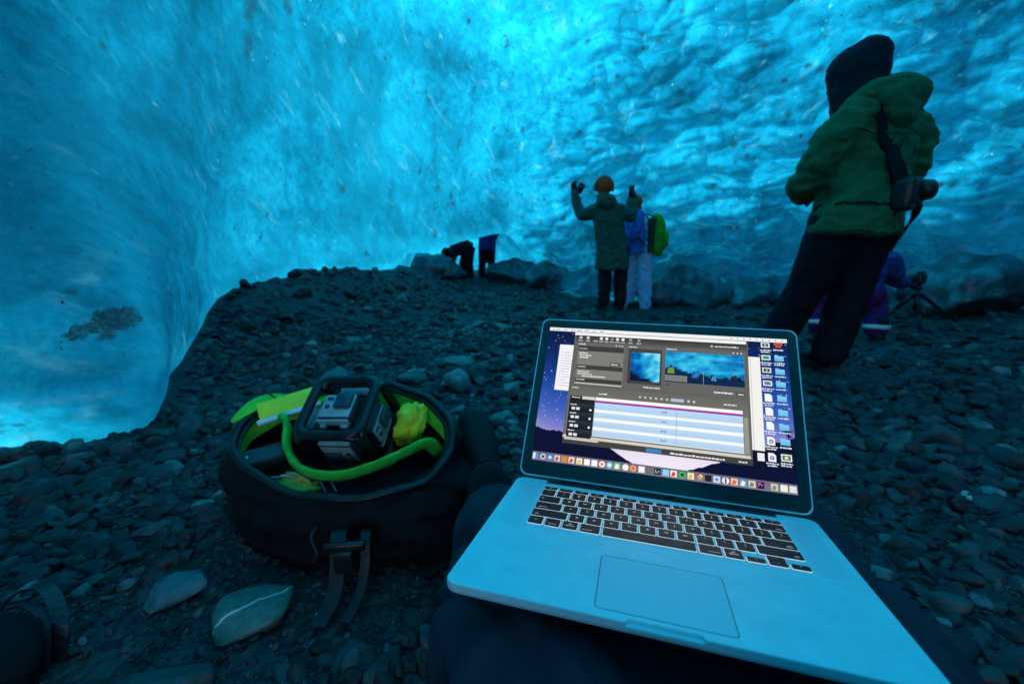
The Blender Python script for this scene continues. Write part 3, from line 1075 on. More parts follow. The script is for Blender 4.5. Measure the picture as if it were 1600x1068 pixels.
# timeline
rect(43, 40.2, 280, 113.6, ((128, 128, 120), (104, 104, 98)), 7)
words_line(46, 110.4, 9, 1.9, (226, 226, 220), 8)
words_line(85, 103.6, 13, 2.1, (232, 232, 226), 8)
for k in range(8):
    disc(142 + k * 7.2, 105.2, 1.6, (206, 206, 200), 8, 8)
rect(183, 103, 200, 107.4, (176, 192, 216), 9)
for x in (206, 213):
    disc(x, 105.2, 1.7, (214, 214, 208), 8, 8)
words_line(250, 104.6, 16, 2.1, (228, 228, 222), 8)
rect(81, 42.6, 272.9, 98.9, (248, 249, 252), 8)
rect(81, 92.6, 272.9, 94.4, (206, 26, 96), 9)
rect(81, 91.2, 272.9, 92.6, (92, 84, 206), 9)
for k, (a, b) in enumerate(((81.2, 91.2), (69.0, 77.2), (55.6, 64.4), (43.4, 51.6))):
    rect(81, a, 272.9, b, ((172, 206, 238), (188, 216, 242)), 9)
    words_line(171, (a + b) / 2 - 1, 7.5, 2.2, (110, 142, 190), 10)
rect(190.6, 43.4, 191.1, 88, (120, 150, 190), 11)
rect(44.4, 42.4, 80.2, 98.6, (34, 38, 44), 8)
for k in range(4):
    y_ = 82.4 - k * 12.6
    rect(45.2, y_ - 6.6, 79.6, y_ + 5.0, ((18, 28, 40), (44, 52, 60)), 9)
    words_line(46.6, y_ + 2.2, 9, 1.8, (226, 228, 230), 10)
    for x in (48.4, 55):
        rect(x, y_ - 4.6, x + 5, y_ - .8, (226, 228, 228), 10)
    if k < 3:
        disc(75.4, y_ - 3.4, 1.7, (236, 238, 240), 10, 8)
rect(45.2, 94.4, 62, 98.4, (20, 22, 24), 9)
words_line(47, 95.6, 12, 1.8, (226, 228, 230), 10)
rect(62, 94.4, 80.2, 98.6, (214, 214, 210), 9)
rect(274, 43, 279, 90, (150, 150, 142), 8)
rect(AX0 - 2.4, 36.8, AX1 - 1, 40.4, (212, 210, 196), 8)
rect(AX0 - 2.4, 28.6, AX1 + 1, 36.0, (66, 67, 66), 8)
rect(43, 34.2, 90, 36.2, (220, 220, 214), 9)
rect(153.5, 29.6, 173, 35, (58, 132, 186), 9)
words_line(184, 30.8, 66, 2.2, (238, 238, 234), 9)
words_line(266, 30.8, 10, 2.0, (230, 230, 226), 9)
# desktop icons
for k, y_ in enumerate((196.7, 177.9, 159.3, 140.5, 120.4, 101.4, 82.5, 62.8, 42.1)):
    x = 304.6
    if k < 4:
        rect(x - 5.4, y_ - 3.6, x + 5.4, y_ + 3.8, (232, 236, 236), 5)
        rect(x - 3.8, y_ - 2.2, x + 3.8, y_ + 2.4, ((60, 80, 70), (40, 150, 110), (30, 36, 40), (110, 120, 120))[k], 6)
        if k in (0, 2):
            disc(x, y_, 1.8, (120, 200, 120), 7, 8)
    else:
        sq([(x - 4.4, y_ - 5.4), (x + 4.4, y_ - 5.4), (x + 4.4, y_ + 2.8), (x + 1.8, y_ + 5.4), (x - 4.4, y_ + 5.4)], (244, 246, 250), 5)
        if k >= 7:
            disc(x, y_ - .6, 2.6, (30, 100, 190), 6)
            disc(x, y_ - .6, 1.1, (244, 246, 250), 7, 8)
    for q_ in range(2):
        words_line(x - 7 + q_ * 1.2, y_ - 8.6 - q_ * 2.8, 14 - q_ * 3, 1.9, (222, 228, 240), 5)
for k, y_ in enumerate((197.4, 178.0, 158.4, 140.3, 120.4, 101.1, 82.1, 63.1, 43.4)):
    x = 320.6
    if k == 0:
        for dx_, dy_ in ((-3.6, 1.4), (0, 2.2), (3.6, 1.4), (-1.8, -2), (1.8, -2)):
            rect(x + dx_ - 1.6, y_ + dy_ - 1.4, x + dx_ + 1.6, y_ + dy_ + 1.6, (232, 84, 26), 5)
    elif k == 8:
        rect(x - 6, y_ - 4.4, x + 6, y_ + 4.4, (236, 238, 236), 5)
        rect(x - 4.6, y_ - 3, x + 4.6, y_ + 3, (40, 140, 80), 6)
        disc(x, y_, 2.2, (236, 220, 190), 7, 8)
    else:
        rect(x - 5.6, y_ - 4.2, x + 5.6, y_ + 3.4, ((96, 184, 232), (132, 208, 244)), 5)
        rect(x - 5.6, y_ + 3.4, x - .8, y_ + 4.8, (110, 192, 236), 5)
    for q_ in range(2 if k in (1, 8) else 1):
        words_line(x - 6.5, y_ - 8.2 - q_ * 2.7, 13, 1.9, (222, 228, 240), 5)
# dock
rect(1.5, 0.3, 330.2, 12.4, ((128, 118, 140), (104, 100, 124)), 5)
DOCK = [(6.1, (70, 150, 220)), (16.8, (190, 196, 200)), (26.8, (60, 150, 220)), (36.7, (210, 220, 230)), (46.8, (214, 140, 50)), (56.6, (236, 232, 226)), (67.3, (244, 236, 220)), (77.7, (246, 246, 242)), (87.7, (246, 246, 246)), (97.9, (244, 236, 220)), (107.7, (120, 210, 230)), (117.7, (120, 214, 120)), (128.6, (244, 240, 244)), (138.4, (240, 160, 110)), (149.1, (246, 240, 236)), (159.2, (110, 112, 116)), (168.9, (12, 30, 36)), (179.4, (150, 206, 244)), (188.9, (240, 240, 240)), (199.4, (40, 190, 80)), (209.7, (226, 236, 220)), (220.2, (230, 70, 50)), (230.3, (36, 38, 40)), (240.3, (200, 220, 240)), (250.5, (236, 242, 248)), (260.5, (236, 200, 180)), (270.4, (90, 170, 220)), (280.3, (240, 214, 130)), (290.0, (38, 8, 44)), (305.1, (236, 206, 120)), (315.5, (238, 236, 230)), (325.1, (220, 226, 226))]
for k, (x, c) in enumerate(DOCK):
    if k in (1, 2, 9, 10, 12, 13, 19, 21, 24):
        disc(x, 6.2, 4.2, c, 6)
    else:
        rect(x - 3.9, 2.2, x + 3.9, 10.2, c, 6)
for x, c in ((16.8, (60, 66, 70)), (26.8, (236, 240, 244)), (97.9, (230, 120, 60)), (107.7, (244, 250, 250)), (138.4, (236, 90, 60)), (199.4, (30, 60, 40)), (240.3, (80, 130, 190))):
    disc(x, 6.2, 2.0, c, 7, 10)
sq([(220.2, 6.2), (224.3, 5.4), (223, 3.2), (220.2, 2), (217.6, 3)], (70, 180, 80), 7)
sq([(220.2, 6.2), (224.3, 6.6), (223, 9.4), (220.2, 10.2)], (246, 206, 50), 7)
disc(220.2, 6.2, 1.9, (250, 250, 250), 8, 10)
disc(220.2, 6.2, 1.4, (60, 120, 220), 9, 10)
rect(2.2, 2.2, 6.0, 10.2, (210, 232, 246), 7)
for x, c in ((36.7, (220, 70, 50)), (56.6, (220, 80, 60)), (67.3, (240, 190, 90)), (117.7, (240, 250, 240)), (188.9, (226, 60, 60)), (209.7, (240, 190, 40)), (260.5, (236, 110, 50)), (270.4, (240, 244, 246)), (280.3, (60, 140, 220)), (305.1, (70, 150, 220))):
    sq([(x - 3.2, 3), (x + 1, 2.8), (x + 2.6, 7), (x - 1, 9.2)], c, 7)
rect(249.5, 2.6, 251.5, 9.8, (70, 74, 80), 7)
rect(286.1, 2.0, 293.9, 10.4, (214, 120, 226), 5)
rect(165.4, 2.7, 172.4, 9.7, (20, 50, 60), 7)


def screen_text(s, x, y_, size, color, layer):
    me = text_mesh(s, size)
    n0 = len(SV)
    z = .00036 + layer * .000022
    for v in me.vertices:
        SV.append(((x + v.co.x) / 1000 - DX, (y_ + v.co.y) / 1000 + DY, z))
    for p in me.polygons:
        SF.append([n0 + i for i in p.vertices])
        SC.append([lin(color)] * len(p.vertices))
    bpy.data.meshes.remove(me)


screen_text('Lr', 168.9, 6.3, 6.4, (190, 226, 236), 8)
screen_text('Pr', 290.0, 6.5, 6.6, (226, 130, 240), 8)
disp_me = bpy.data.meshes.new('display')
disp_me.from_pydata(SV, [], SF)
ca = disp_me.color_attributes.new('Col', 'FLOAT_COLOR', 'CORNER')
flat = np.array([(*c, 1.0) for f in SC for c in f], np.float32)
ca.data.foreach_set('color', flat.ravel())
link('display', disp_me, emit_attr_mat('lit display', 0.30), lid, False)

# ------------------------------------------------------------------ stones and gravel
def ico(sub):
    b = bmesh.new()
    bmesh.ops.create_icosphere(b, subdivisions=sub, radius=1.0)
    b.verts.ensure_lookup_table()
    v = np.array([x.co[:] for x in b.verts])
    f = np.array([[x.index for x in fc.verts] for fc in b.faces])
    b.free()
    return v, f


def stone_verts(v, seed, cuts=7, rough=0.16):
    r = np.random.default_rng(seed)
    p = v * (1 + rough * perlin(v * 1.3 + r.uniform(0, 90, 3))[:, None] * 2.0)
    for _ in range(cuts):       # worn flat faces
        n = r.normal(size=3)
        n /= np.linalg.norm(n)
        d = r.uniform(0.50, 0.84)
        over = np.maximum(p @ n - d, 0)
        p = p - over[:, None] * n * 0.92
    p = p + 0.035 * perlin(p * 4 + seed)[:, None] * v
    p = p * np.array([1.0, r.uniform(0.62, 0.95), r.uniform(0.38, 0.72)])
    return p - p.mean(0)


V1, F1 = ico(1)
V2, F2 = ico(2)
V3, F3 = ico(3)
VARS_S = [stone_verts(V1, 100 + k, 6, .2) for k in range(14)]
VARS_M = [stone_verts(V3, 200 + k, 15, .24) for k in range(18)]


def make_stone_mat(name, attr_type):
    m, nt, out = new_mat(name)
    a = N(nt, 'ShaderNodeAttribute', attribute_name='tint', attribute_type=attr_type)
    tc = N(nt, 'ShaderNodeTexCoord')
    geo = N(nt, 'ShaderNodeNewGeometry')
    v = geo.outputs['Position']
    b = N(nt, 'ShaderNodeBsdfPrincipled')
    col = stone_color(nt, a.outputs['Fac'], v)
    sp = ramp(nt, noise(nt, v, 220, 3, 0.6), [(0.55, 1.0), (0.72, 1.7)])
    col = mixc(nt, 0.6, col, sp, 'MULTIPLY')
    nt.links.new(col, b.inputs['Base Color'])
    nt.links.new(ramp(nt, noise(nt, v, 12, 3), [(0.35, 0.42), (0.65, 0.8)]), b.inputs['Roughness'])
    n1 = bump(nt, noise(nt, v, 70, 5, 0.65), 0.45, 0.008)
    nt.links.new(bump(nt, noise(nt, v, 300, 3, 0.6), 0.3, 0.002, n1), b.inputs['Normal'])
    nt.links.new(b.outputs[0], out.inputs[0])
    return m


STONE_STUFF = make_stone_mat('wet gravel stones', 'GEOMETRY')
STONE = make_stone_mat('loose stone', 'OBJECT')

foot_poly = np.array([(s[3] if len(s) > 3 else s[0])[:2] for s in STATIONS])
alcove = np.array([(-2.0, 8.0), (-2.4, 13), (-0.5, 14.5), (0.9, 11.5), (0.6, 8.2)])


def in_poly(x, y, P):
    c = np.zeros(len(x), bool)
    j = len(P) - 1
    for i in range(len(P)):
        xi, yi = P[i]
        xj, yj = P[j]
        hit = ((yi > y) != (yj > y)) & (x < (xj - xi) * (y - yi) / (yj - yi + 1e-12) + xi)
        c ^= hit
        j = i
    return c


CP, SP = math.cos(math.radians(12.2)), math.sin(math.radians(12.2))


def view(x, y, z):
    """picture coordinates (in units of the focal length) and depth, for choosing which stones the photo shows largest"""
    dz = z - CAM_H
    dep = y * CP - dz * SP
    return x / np.maximum(dep, 1e-3), (dz * CP + y * SP) / np.maximum(dep, 1e-3), dep


def scatter(n, r0, r1, s0, s1, power):
    a = rng.uniform(math.radians(-62), math.radians(62), n)
    r = np.sqrt(rng.uniform(r0 * r0, r1 * r1, n))
    x, y = r * np.sin(a), r * np.cos(a)
    u = rng.uniform(0, 1, n)
    s = s0 * (s1 / s0) ** (u ** power)
    silt = perlin(np.stack([x * 1.7, y * 1.7, 0 * x + 8], 1)) + .5 * perlin(np.stack([x * 4, y * 4, 0 * x + 2], 1))
    bare = (silt > .30) & (s < s0 + (s1 - s0) * .45) & (rng.uniform(0, 1, n) < .75)
    keep = ~bare & (in_poly(x, y, foot_poly) | in_poly(x, y, alcove))
    return x[keep], y[keep], s[keep]


sets = [scatter(26000, 0.35, 1.9, .0045, .040, 3.2), scatter(20000, 1.7, 4.2, .008, .065, 2.9), scatter(26000, 3.8, 15.5, .016, .095, 2.6),
        scatter(220, 0.45, 2.4, .026, .060, 1.7), scatter(420, 1.9, 6.0, .045, .12, 2.2), scatter(360, 4.5, 13, .06, .14, 2.2)]
SX, SY, SS = (np.concatenate([s[k] for s in sets]) for k in range(3))
GZ_ = ground_z(SX, SY)
vx, vy, vd = view(SX, SY, GZ_)
seen = (np.abs(vx) < 1.2) & (np.abs(vy) < 0.82) & (vd > 0.2)
SX, SY, SS, GZ_, vx, vy, vd = (a[seen] for a in (SX, SY, SS, GZ_, vx, vy, vd))
# nothing large where the people, bags and legs stand
FOOTPRINTS = [(-.43, 1.08, .36), (-.03, 1.1, .18), (.78, 1.12, .2), (.2, .4, .42), (1.82, 2.75, .3), (2.1, 2.6, .2), (1.25, 5.6, .22), (1.65, 5.7, .25), (2.9, 3.9, .45), (-.74, .81, .12), (-.55, .74, .14), (-.95, .62, .2), (-.6, .62, .14)]
blocked = np.zeros(len(SX), bool)
for fx, fy, fr in FOOTPRINTS:
    blocked |= (np.hypot(SX - fx, SY - fy) < fr + SS * .6) & (SS > .016)
SX, SY, SS, GZ_, vx, vy, vd = (a[~blocked] for a in (SX, SY, SS, GZ_, vx, vy, vd))
TINT = np.clip(rng.beta(1.15, 1.7, len(SX)), 0, 1)
patch = perlin(np.stack([SX * .7, SY * .7, 0 * SX + 4], 1))
TINT = np.clip(TINT * .86 + .18 * patch, 0, 1)
pale = rng.uniform(0, 1, len(SX)) < .016
pale |= (SX > -.9) & (SX < .3) & (SY > 1.6) & (SY < 4.2) & (SS > .018) & (rng.uniform(0, 1, len(SX)) < .16)
TINT = np.where(pale, rng.uniform(.84, .97, len(SX)), np.minimum(TINT, .95))
proj = SS / vd
in_frame = (np.abs(vx) < 1.16) & (np.abs(vy) < 0.77)
hid = (vx > .04) & (vx < .75) & (vy < .0) & (vy > -.9) & (vd < 3.0) & (vy < .02) & (vx < .62 - vy * .5)   # behind the laptop
score = np.where(in_frame & ~hid, proj, 0)
order = np.argsort(-score)
big = order[:286]
rest = np.ones(len(SX), bool)
rest[big] = False

stone_meshes = []
for k, vv in enumerate(VARS_M):
    me = mesh_np('stone', vv, F3)
    me.materials.append(STONE)
    me.polygons.foreach_set('use_smooth', np.ones(len(F3), bool))
    stone_meshes.append(me)


def zone(x, y):
    """where a stone lies, said by the things round it"""
    if y < 1.9 and x < .1:
        if y < .72:
            return 'in the near corner beside the shoulder bag'
        if x < -.95:
            if x < -1.35:
                return 'close against the foot of the near ice nose'
            if y < .95:
                return 'below the ice nose towards the shoulder bag'
            return 'midway between the ice nose and the open bag'
        if x < -.62:
            return 'left of the open bag'
        if y > 1.3:
            return 'just behind the open bag'
        if x < -.2:
            return 'in front of the open bag by its straps'
        return 'between the open bag and the laptop'
    if x > .45 and y < 3.4:
        if y < .75:
            return 'by the laptop\'s front right corner'
        if y < 1.15 and x > 1.1:
            return 'out at the right edge, level with the keyboard'
        if y < 1.15:
            return 'level with the keyboard, right of the laptop'
        if y < 1.7 and x > 1.55:
            return 'out at the right edge, level with the screen'
        if y < 1.7:
            return 'level with the screen, right of the laptop'
        return 'on the gravel before the tall visitor\'s boots'
    if y < 3.0:
        return 'a little behind the open bag towards the bank'
    if y < 4.4:
        return 'at the foot of the gravel bank'
    if x < -.6:
        return 'high on the gravel bank below the ice edge'
    return 'on the far floor near the standing visitors'


def tone(t):
    return 'dark wet' if t < .42 else ('mid grey' if t < .72 else ('light grey' if t < .9 else 'pale dry'))


for i in big:
    o = bpy.data.objects.new('stone', stone_meshes[rng.integers(len(stone_meshes))])
    COL.objects.link(o)
    s = SS[i]
    o.scale = (s, s, s)
    o.rotation_euler = (rng.normal() * .22, rng.normal() * .22, rng.uniform(0, 6.28))
    o.location = (SX[i], SY[i], GZ_[i] + s * .16)
    o['tint'] = float(TINT[i])
    zl = zone(SX[i], SY[i])
    sz_ = 'tiny' if s < .018 else ('small' if s < .034 else ('fist sized' if s < .065 else 'large'))
    tn = tone(TINT[i])
    tag(o, sz_ + ' ' + tn + ' stone lying ' + zl, 'stone', sz_ + ' ' + tn + ' stones ' + zl)

# all the rest, one gravel mass
pv, pf, pt = [], [], []
off = 0
sel = np.where(rest)[0]
mid_sel = (SS[sel] / vd[sel]) > 0.015
for group_, vars_, faces_ in ((sel[~mid_sel], VARS_S, F1), (sel[mid_sel], VARS_M, F3)):
    n = len(group_)
    kind_ = rng.integers(len(vars_), size=n)
    base_ = np.stack(vars_)[kind_]                                   # (n, V, 3)
    e = np.stack([rng.normal(size=n) * .3, rng.normal(size=n) * .3, rng.uniform(0, 6.28, n)], 1)
    cx_, sx_, cy_, sy_, cz_, sz_ = np.cos(e[:, 0]), np.sin(e[:, 0]), np.cos(e[:, 1]), np.sin(e[:, 1]), np.cos(e[:, 2]), np.sin(e[:, 2])
    R = np.empty((n, 3, 3))
    R[:, 0, 0] = cz_ * cy_
    R[:, 0, 1] = cz_ * sy_ * sx_ - sz_ * cx_
    R[:, 0, 2] = cz_ * sy_ * cx_ + sz_ * sx_
    R[:, 1, 0] = sz_ * cy_
    R[:, 1, 1] = sz_ * sy_ * sx_ + cz_ * cx_
    R[:, 1, 2] = sz_ * sy_ * cx_ - cz_ * sx_
    R[:, 2, 0] = -sy_
    R[:, 2, 1] = cy_ * sx_
    R[:, 2, 2] = cy_ * cx_
    w = np.einsum('nij,nvj->nvi', R, base_ * SS[group_][:, None, None])
    w = w + np.stack([SX[group_], SY[group_], GZ_[group_] + SS[group_] * .12], 1)[:, None]
    nv = base_.shape[1]
    pv.append(w.reshape(-1, 3))
    pf.append((faces_[None] + (np.arange(n) * nv)[:, None, None]).reshape(-1, 3) + off)
    pt.append(np.repeat(TINT[group_], nv))
    off += n * nv
gravel_me = mesh_np('gravel', np.concatenate(pv), np.concatenate(pf))
ta = gravel_me.attributes.new('tint', 'FLOAT', 'POINT')
ta.data.foreach_set('value', np.concatenate(pt).astype(np.float32))
gravel = link('gravel', gravel_me, STONE_STUFF)
gravel_me.polygons.foreach_set('use_smooth', np.arange(len(gravel_me.polygons)) >= int((~mid_sel).sum()) * len(F1))
tag(gravel, kind='stuff')


# stones one can point at
def special_stone(loc, size, rot, tint, label, seed, mat=None, flat=.34, cuts=9):
    v = stone_verts(V3, seed, cuts + 6, .22)
    v = v * np.array([size[0], size[1] / .8, size[2] / .55])
    o = link('stone', mesh_np('stone', v, F3), mat or STONE)
    o.location = (loc[0], loc[1], float(ground_z(np.array([loc[0]]), np.array([loc[1]]))[0]) + loc[2])
    o.rotation_euler = rot
    o['tint'] = tint
    tag(o, label, 'stone')
    return o


def vein_mat():
    m, nt, out = new_mat('stone with a white vein')
    tc = N(nt, 'ShaderNodeTexCoord')
    v = tc.outputs['Object']
    b = N(nt, 'ShaderNodeBsdfPrincipled')
    sx = N(nt, 'ShaderNodeSeparateXYZ')
    nt.links.new(v, sx.inputs[0])
    wob = math_n(nt, 'MULTIPLY', math_n(nt, 'SUBTRACT', noise(nt, v, 22, 3), .5), .03)
    d = math_n(nt, 'ABSOLUTE', math_n(nt, 'ADD', sx.outputs[1], wob))
    line = ramp(nt, d, [(0.0, 1.0), (0.0022, 0.6), (0.0036, 0.0)])
    c = ramp(nt, noise(nt, v, 60, 5, .65), [(.3, (.035, .095, .085)), (.7, (.09, .20, .18))])
    nt.links.new(mixc(nt, line, c, (.72, .70, .64)), b.inputs['Base Color'])
    b.inputs['Roughness'].default_value = .6
    nt.links.new(bump(nt, noise(nt, v, 120, 4), .3, .003), b.inputs['Normal'])
    nt.links.new(b.outputs[0], out.inputs[0])
    return m


SLATE = simple_mat('blue grey slate', (.045, .14, .16), .6, 0, .45, 35, .5, .006)
special_stone((-.735, .83, .016), (.072, .066, .026), (.16, -.08, .5), .90, 'flat pale blue grey stone with rough top lying left of the veined stone', 931, SLATE)
special_stone((-.545, .765, .018), (.090, .080, .026), (.12, -.12, .75), .95, 'greenish flat stone crossed by a thin white vein, front of the black bag', 942, vein_mat())
special_stone((-.61, .605, .012), (.12, .085, .030), (.04, 0, .2), .62, 'broad grey slab half sunk in the gravel below the veined stone', 903)
special_stone((-.88, 1.13, .012), (.036, .026, .018), (0, .1, .4), .93, 'small pale stone between the ice foot and the black bag', 904)
special_stone((-.93, 1.02, .012), (.052, .030, .022), (.1, .1, .7), .72, 'long grey stone beside the small pale stone, left of the bag', 905)
special_stone((-.30, 2.28, .05), (.10, .075, .06), (.1, .1, .3), .97, 'rounded pale stone behind the bag, leftmost of a pale pair', 906)
special_stone((.0, 2.15, .05), (.085, .060, .055), (0, .2, .9), .96, 'pale stone between the bag and the screen\'s left edge', 907)
special_stone((-.33, 2.72, .04), (.12, .08, .06), (0, .1, .1), .94, 'light boulder-like stone beyond the pale pair, widest of the light stones', 908)
special_stone((-.93, 2.25, .05), (.11, .085, .06), (0, 0, .2), .88, 'grey rounded stone behind the bag\'s lime lining', 909)
special_stone((1.37, 1.20, .012), (.028, .020, .015), (0, 0, .4), 1.0, 'tiny white pebble on dark gravel right of the laptop\'s keyboard', 910)
special_stone((1.16, .86, .012), (.020, .016, .014), (0, 0, .2), 1.0, 'small bright pebble near the laptop\'s front right corner', 911)


# ------------------------------------------------------------------ ice boulders along the foot of the far wall
ICE_B = make_ice_mat('boulder ice', False)


def dirty_ice_mat():
    m, nt, out = new_mat('dirty basal ice')
    tc = N(nt, 'ShaderNodeTexCoord')
    v = tc.outputs['Object']
    b = N(nt, 'ShaderNodeBsdfPrincipled')
    c = ramp(nt, noise(nt, v, 3.5, 6, .65, .8), [(.3, (.014, .022, .024)), (.5, (.035, .085, .10)), (.68, (.10, .28, .33))])
    nt.links.new(c, b.inputs['Base Color'])
    b.inputs['Roughness'].default_value = .3
    n1 = bump(nt, noise(nt, v, 8, 5, .6, .5), .4, .03)
    nt.links.new(bump(nt, noise(nt, v, 40, 4), .3, .006, n1), b.inputs['Normal'])
    nt.links.new(b.outputs[0], out.inputs[0])
    return m


DIRTY_ICE = dirty_ice_mat()


def ice_boulder(loc, size, rz, label, seed, mat):
    v = stone_verts(ico(4)[0], seed, 7, .26)
    v = v / np.abs(v).max(0) * np.array(size)
    v = v + (.10 * perlin(v * 3.0 + seed) + .05 * perlin(v * 8 + seed) + .025 * perlin(v * 17 + seed))[:, None] * (v / np.linalg.norm(v, axis=1)[:, None])
    o = link('ice_boulder', mesh_np('ice_boulder', v, ico(4)[1]), mat)
    z = float(ground_z(np.array([loc[0]]), np.array([loc[1]]))[0])
    o.location = (loc[0], loc[1], z + size[2] * .55 + loc[2])
    o.rotation_euler = (0, 0, rz)
    tag(o, label, 'ice boulder')
    return o


ice_boulder((-.02, 9.3, 0), (.62, .45, .36), .2, 'round pale ice boulder just right of the far standing visitor', 41, DIRTY_ICE)
ice_boulder((.66, 8.0, 0), (.50, .40, .30), .7, 'low ice hump right of the round pale boulder', 42, DIRTY_ICE)
ice_boulder((-1.9, 10.2, .05), (.9, .6, .36), .1, 'long grey ice block in the dark gap under the ice lip', 43, DIRTY_ICE)
ice_boulder((2.35, 6.35, -.02), (.75, .45, .42), .1, 'dark ice mound at the wall foot behind the green backpack', 44, DIRTY_ICE)
ice_boulder((3.35, 6.15, -.03), (.42, .35, .26), .5, 'small ice lump between the dark mound and the man\'s legs', 45, DIRTY_ICE)
ice_boulder((5.1, 5.0, 0), (.8, .6, .42), .4, 'dark ice mass at the wall foot right of the tripod', 46, DIRTY_ICE)
ice_boulder((4.3, 5.3, -.02), (.62, .42, .22), .2, 'low wet ice shelf just behind the tripod', 47, DIRTY_ICE)

# ------------------------------------------------------------------ soft bodies: overlapping lofts fused into one skin
def bm_loft(bm, rings, side=(1, 0, 0), seg=20):
    """rings: list of (centre, half width along side, half depth)"""
    side = Vector(side)
    P = [Vector(r[0]) for r in rings]
    out = []
    for i, (c, a, b_) in enumerate(rings):
        t = (P[min(i + 1, len(P) - 1)] - P[max(i - 1, 0)]).normalized()
        u = (side - t * side.dot(t)).normalized()
        w = t.cross(u)
        out.append([bm.verts.new(P[i] + u * (a * math.cos(2 * math.pi * k / seg)) + w * (b_ * math.sin(2 * math.pi * k / seg))) for k in range(seg)])
    for r0, r1 in zip(out[:-1], out[1:]):
        for k in range(seg):
            bm.faces.new((r0[k], r0[(k + 1) % seg], r1[(k + 1) % seg], r1[k]))
    bm.faces.new(out[0][::-1])
    bm.faces.new(out[-1])


def bm_ball(bm, c, r, rot=None):
    M = Matrix.Translation(Vector(c))
    if rot is not None:
        M = M @ rot.to_4x4()
    r = (r, r, r) if isinstance(r, (int, float)) else r
    bmesh.ops.create_uvsphere(bm, u_segments=20, v_segments=12, radius=1.0, matrix=M @ Matrix.Diagonal((r[0], r[1], r[2], 1)))


def fuse(name, bm, voxel, mat, parent=None, smooth_it=6, folds=None):
    """one continuous skin round everything in bm; folds: function(points) -> displacement along the normal"""
    bmesh.ops.recalc_face_normals(bm, faces=bm.faces)
    me = bpy.data.meshes.new(name)
    bm.to_mesh(me)
    bm.free()
    ob = bpy.data.objects.new('fusing', me)
    COL.objects.link(ob)
    rm = ob.modifiers.new('skin', 'REMESH')
    rm.mode = 'VOXEL'
    rm.voxel_size = voxel
    sm = ob.modifiers.new('soft', 'SMOOTH')
    sm.factor = .5
    sm.iterations = smooth_it
    dg = bpy.context.evaluated_depsgraph_get()
    out = bpy.data.meshes.new_from_object(ob.evaluated_get(dg))
    bpy.data.objects.remove(ob)
    bpy.data.meshes.remove(me)
    out.name = name
    if folds is not None:
        n = len(out.vertices)
        co = np.empty(n * 3)
        out.vertices.foreach_get('co', co)
        no = np.array([v.normal[:] for v in out.vertices])
        co = co.reshape(-1, 3)
        co = co + no * np.asarray(folds(co))[:, None]
        out.vertices.foreach_set('co', co.ravel())
        out.update()
    return link(name, out, mat, parent)


def fold_fn(amp, sx, sy, sz, seed=0, ridge=True):
    def f(p):
        q_ = p * (sx, sy, sz) + seed
        n = perlin(q_) + .5 * perlin(q_ * 2.1 + 7)
        if ridge:
            n = .5 - np.abs(n) * 2.2
        return amp * n
    return f


NYLON = simple_mat('black nylon', (0.007, 0.006, 0.008), .7, 0, .35, 60, .3, .003, .16, 900)
NYLON_EDGE = simple_mat('black piping', (0.005, 0.005, 0.006), .5, 0, .3, 80, .2, .001)
WEB = simple_mat('black webbing', (0.02, 0.021, 0.024), .5, 0, .3, 90, .3, .001, .35, 700)
LIME = simple_mat('lime lining', (0.17, 0.74, 0.05), .7, 0, .14, 30, .3, .003, .3, 500)
YELLOW = simple_mat('yellow cloth', (0.86, 0.90, 0.04), .65, 0, .2, 18, .3, .004)
BLACK_PLASTIC = simple_mat('black printed plastic', (0.010, 0.010, 0.011), .35, 0, .25, 120, .1, .0006)
SILVER = simple_mat('silver faceplate', (0.46, 0.54, 0.57), .3, .3, .08, 80, .05, .0004)
SMOKED = simple_mat('smoked lens glass', (0.02, 0.07, 0.10), .08, 0, .2, 30, 0)
GREY_PL = simple_mat('grey plastic', (0.045, 0.05, 0.055), .4, 0, .2, 80, .1, .0006)
CLEAR_PL = simple_mat('clear case', (0.30, 0.42, 0.46), .12, 0, .15, 40, .05, .0004)

# ------------------------------------------------------------------ the open bag
BC = np.array((-.445, 1.085, 0.0))
bag = empty('camera_bag', (BC[0], BC[1], 0))
tag(bag, 'open black camera bag with lime green lining lying on the dark gravel', 'camera bag')


def rim_pt(a, k=1.0, dz=0.0):
    """egg-shaped rim, higher at the back; a in radians from +X"""
    c, s = math.cos(a), math.sin(a)
    x = .292 * c * k - .02 * s
    y_ = (.185 * s - .02 * c) * k
    z = .268 + .075 * s + .012 * math.sin(2 * a) + .004 * math.sin(5 * a + 1) + .003 * math.sin(11 * a) + dz
    return Vector((x, y_, z))


NA = 144
angs = [2 * math.pi * k / NA for k in range(NA)]


def bag_shell(levels):
    """levels: (fraction down from rim 0..1, radial scale)"""
    vv = []
    for t, k in levels:
        for a in angs:
            p = rim_pt(a, k)
            p.z *= (1 - t)
            if t > .5:
                p.z -= .01
            vv.append(p)
    ff = []
    for i in range(len(levels) - 1):
        for k in range(NA):
            ff.append((i * NA + k, i * NA + (k + 1) % NA, (i + 1) * NA + (k + 1) % NA, (i + 1) * NA + k))
    return np.array(vv), np.array(ff)


def prof(t):
    return 1.0 + .125 * math.sin(math.pi * min(1, t * .95) ** .8) - .03 * t ** 4


